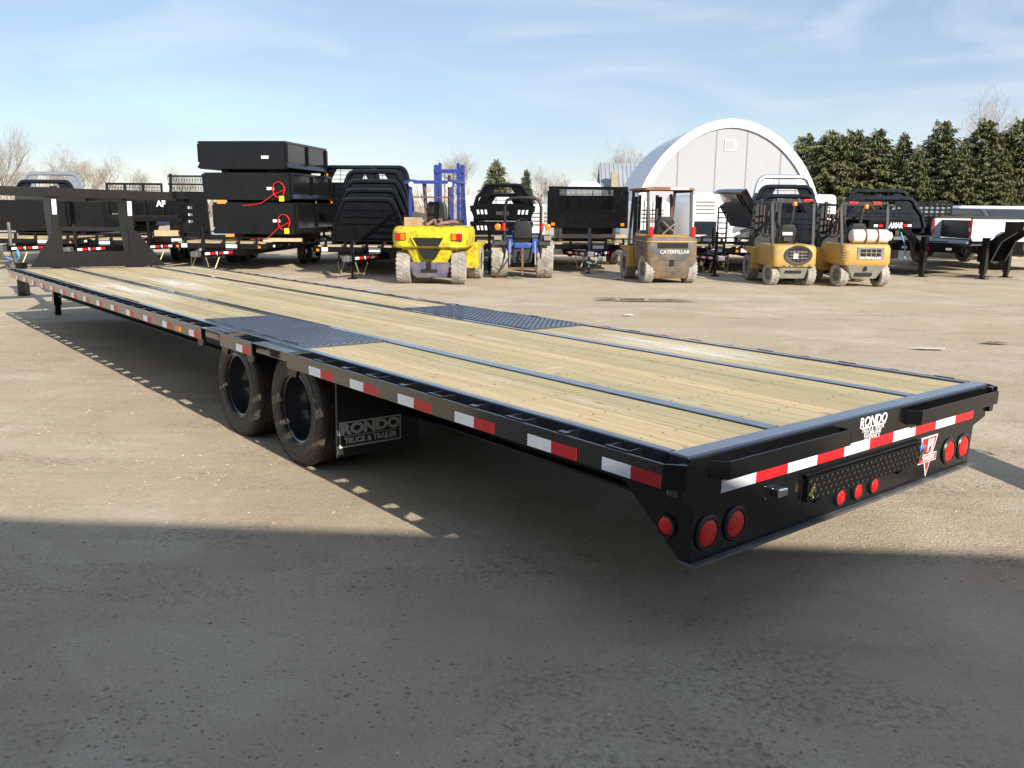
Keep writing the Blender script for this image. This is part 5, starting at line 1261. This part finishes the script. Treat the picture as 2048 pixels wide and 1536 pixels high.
def bare_meshes(seed, h, spread, mat, dens=1.0):
    r = random.Random(seed); b = MB(); tw = MB()
    def grow(p, d, ln, rad_, depth):
        n = 3; pts = [p]; dd = d.copy(); q = p.copy()
        for i in range(n):
            dd = (dd + Vector((r.gauss(0, .13), r.gauss(0, .13), r.gauss(.05, .08)))).normalized(); q = q + dd * ln / n; pts.append(q.copy())
        if depth >= 3:
            for a, c in zip(pts[:-1], pts[1:]):
                x, y = tw.frame(a, c); w2 = max(.0045, rad_ * .8); o = len(tw.v); tw.v += [tuple(a - x * w2), tuple(a + x * w2), tuple(c + x * w2 * .7), tuple(c - x * w2 * .7)]; tw.f.append((o, o + 1, o + 2, o + 3))
        else: b.tube(pts, rad_, 5 if depth < 2 else 3, r1=rad_ * .62)
        if depth >= 5: return
        nb = {0: 8, 1: 6, 2: 6, 3: 4, 4: 3}[depth]
        for k in range(int(nb * (dens if depth > 1 else 1) + r.random())):
            f = r.uniform(.35, 1.0) if depth else r.uniform(.38, 1.0); i = min(n - 1, int(f * n)); pp = pts[i].lerp(pts[i + 1], f * n - i)
            ax = Vector((r.gauss(0, 1), r.gauss(0, 1), r.gauss(.25, .5))).normalized()
            nd = (dd * r.uniform(.55, .9) + ax * spread).normalized(); nd.z = nd.z + .12; nd.normalize()
            grow(pp, nd, ln * r.uniform(.50, .74), rad_ * .5, depth + 1)
    grow(Vector((0, 0, -.1)), Vector((0, 0, 1)), h * .46, h * .010, 0)
    me = tw.mesh('crown', mat); tr = b.mesh('trunk', BARK, 60)
    return me, tr
def plant(name, label, meshes, px, Y, hscale, rz, group, wide=1.0):
    t = thing(name, label, 'tree', (X(px, Y), Y, 0), rz, group); t.scale = (hscale * wide, hscale * wide, hscale)
    link('crown', meshes[0], t); link('trunk', meshes[1], t); return t
SPR = [spruce_meshes(s, 10, rd, NEED) for s, rd in ((1, 3.3), (2, 3.7), (3, 3.0), (4, 3.5))]
gS = 'spruces in the row at the right'
srow = ((1604, 270, 64, 1.15, 'first spruce of the row, tucked against the arched building'), (1650, 262, 60, 1.2, 'second spruce of the row, right of the arched building'), (1695, 262, 63, 1.15, 'third spruce of the row, above the gas tank forklift'), (1741, 260, 60, 1.1, 'fourth spruce of the row, dense and dark above the arched rack'),
        (1795, 268, 62, .8, 'slim low spruce at the dip in the row'), (1822, 300, 58, 1.0, 'short spruce filling the gap right of the slim one'), (1868, 244, 60, 1.15, 'tall spruce with pointed top above the stake side body'), (1912, 285, 57, 1.0, 'lower spruce between the two tall spruces at right'), (1952, 240, 60, 1.2, 'tallest broad spruce above the white pickup boxes'), (2022, 238, 60, 1.2, 'spruce at the right edge of the view'), (1985, 290, 56, 1.0, 'low spruce in front of the two rightmost tall spruces'), (1672, 275, 66, 1.2, 'spruce at the back between the second and third of the row'), (1718, 272, 66, 1.2, 'spruce at the back between the third and fourth of the row'), (1840, 290, 66, 1.2, 'spruce at the back left of the tall pointed one'))
for i, (px, py, Y, wd, lab) in enumerate(srow):
    hh = Z(py, Y, px); plant('spruce_tree', lab, SPR[i % 4], px, Y, hh / 10, i * 1.7, gS, wd * (1.28 if i < 4 else 1.15))
plant('spruce_tree', 'lone pointed dark spruce behind the black tail beds', SPR[1], 992, 72, Z(319, 72, 992) / 10, .5, 'evergreens behind the tractor', .95)
CED = spruce_meshes(9, 10, 3.0, NEED2)
plant('evergreen_tree', 'ragged low evergreen right of the lone dark spruce', CED, 1052, 74, Z(340, 74, 1052) / 10, .2, 'evergreens behind the tractor', .8)
BT = [bare_meshes(21, 10, .75, TWIGP, 1.0), bare_meshes(22, 10, .95, TWIG, 1.1), bare_meshes(23, 10, .6, TWIGP, .9)]
gB_ = 'bare trees on the skyline'
for i, (px, py, Y, k, wd, lab) in enumerate(((8, 258, 75, 0, 1.0, 'tall bare tree at the left edge of the view'), (150, 305, 85, 1, 1.2, 'broad reddish bare tree above the gooseneck'), (222, 314, 88, 1, .9, 'bare tree right of the broad reddish one'), (275, 335, 90, 2, .9, 'small bare tree left of the wire mesh rack'), (380, 338, 92, 0, 1.0, 'faint bare tree behind the stacked dump bodies'),
        (935, 308, 82, 2, 1.15, 'pale slender bare tree right of the blue mast'), (1078, 333, 84, 1, .9, 'reddish bare tree behind the blue tractor'), (1125, 352, 90, 1, 1.1, 'low bare tree left of the dump box'), (1205, 299, 95, 0, 1.0, 'bare tree left of the grey roofed farm building'), (1262, 306, 97, 2, .9, 'bare tree behind the grey roofed farm building'), (2010, 208, 75, 0, 1.1, 'tall bare tree rising behind the right spruces'), (45, 330, 92, 1, 1.0, 'low bare tree beside the tall one at left edge'), (105, 330, 95, 2, 1.0, 'pale low bare tree left of the broad reddish one'), (1015, 352, 88, 1, 1.0, 'reddish bare tree in front of the lone dark spruce'))):
    plant('bare_tree', lab, BT[k], px, Y, Z(py, Y, px) / 9.0, i * 2.1, gB_, wd)
# far hedge line along the horizon
hd = MB(); r = random.Random(5)
for k in range(9000):
    x = r.uniform(-120, 130); y = 118 + r.uniform(-4, 4); z = abs(r.gauss(0, 1.5)) * (1 + .5 * noise.noise((x * .06, 2, 0))); w2 = r.uniform(.04, .09)
    a = r.random() * PI; l_ = r.uniform(.4, 1.4); dx = r.uniform(-.5, .5) * l_
    hd.add([(x - w2, y, z), (x + w2, y, z), (x + dx + w2 * .4, y + .1, z + l_), (x + dx - w2 * .4, y + .1, z + l_)], [(0, 1, 2, 3)])
o = hd.build('hedgerow', TWIG); o['kind'] = 'stuff'; o['label'] = 'far hedgerow of bare brush along the horizon'

# ================================================================== puddles and litter
WATER = bpy.data.materials.new('puddle_water'); WATER.use_nodes = True
bn = WATER.node_tree.nodes['Principled BSDF']; bn.inputs['Base Color'].default_value = (0.21, 0.175, 0.12, 1); bn.inputs['Roughness'].default_value = .03; bn.inputs['IOR'].default_value = 1.33
WETM = M('damp_soil', (0.33, 0.27, 0.195), .8, var=.25, vscale=8, bump=.4, bscale=40)
def puddle(label, px, py, rx, ry, seed, mat=WATER, name='puddle', z=.024, n=56, rough=.45):
    Yp_ = None
    a, b_ = px - 1024, py - 768
    d = rt * ((c_ * a + s_ * b_) / 1713.58) - up * ((-s_ * a + c_ * b_) / 1713.58) + fw
    p = Vector((0, 0, CAM_H)) + d * (-CAM_H / d.z)
    pts = []
    for k in range(n):
        an = 2 * PI * k / n; c, s = math.cos(an), math.sin(an)
        f = 1 + rough * noise.noise((c * 1.6 + seed, s * 1.6, seed)) + rough * .6 * noise.noise((c * 5 + seed, s * 5, 2))
        pts.append((rx * c * f, ry * s * f))
    b = MB(); b.prism(pts, 'z', 0, .004)
    o = b.build(name, mat); o.location = (p.x, p.y, z); o['kind'] = 'structure'; o['label'] = label
    return p
puddle('long brown puddle on the gravel before the rusty forklift', 1290, 602, .80, .17, 1.3)
puddle('thin wet patch left of the long puddle', 1218, 598, .30, .03, 4.2)
puddle('small puddle on the gravel at the right', 1990, 688, .14, .05, 2.2)
puddle('damp soil rim round the long puddle', 1290, 602, .90, .21, 1.3, WETM, 'damp_soil', .020)
puddle('damp soil rim round the small puddle', 1990, 688, .18, .075, 2.2, WETM, 'damp_soil', .020)
puddle('pale dried patch beside the small puddle', 1862, 700, .20, .07, 6.0, M('dried_silt', (0.52, 0.49, 0.44), .9, var=.1), 'dried_silt', .022)
def litter(label, px, py, sx, sy, rz):
    a, b_ = px - 1024, py - 768
    d = rt * ((c_ * a + s_ * b_) / 1713.58) - up * ((-s_ * a + c_ * b_) / 1713.58) + fw
    p = Vector((0, 0, CAM_H)) + d * (-CAM_H / d.z); b = MB()
    for i in range(4):
        for j in range(4): b.v.append((sx * (i / 3 - .5) + .02 * noise.noise((i, j, px)), sy * (j / 3 - .5), .03 + .03 * noise.noise((i * 1.7, j * 1.3, py)) ))
    for i in range(3):
        for j in range(3): b.f.append((i * 4 + j, i * 4 + j + 1, i * 4 + j + 5, i * 4 + j + 4))
    o = b.build('paper_scrap', STICK); sm = o.modifiers.new('thick', 'SOLIDIFY'); sm.thickness = .004
    o.location = (p.x, p.y, .004); o.rotation_euler = (0, 0, rz); tag(o, label, 'litter', 'paper scraps on the gravel')
litter('crumpled white scrap on the gravel below the long puddle', 1256, 633, .14, .10, .3)
litter('white paper scrap lying between the dump box trailer and rusty forklift', 1236, 559, .22, .25, .1)
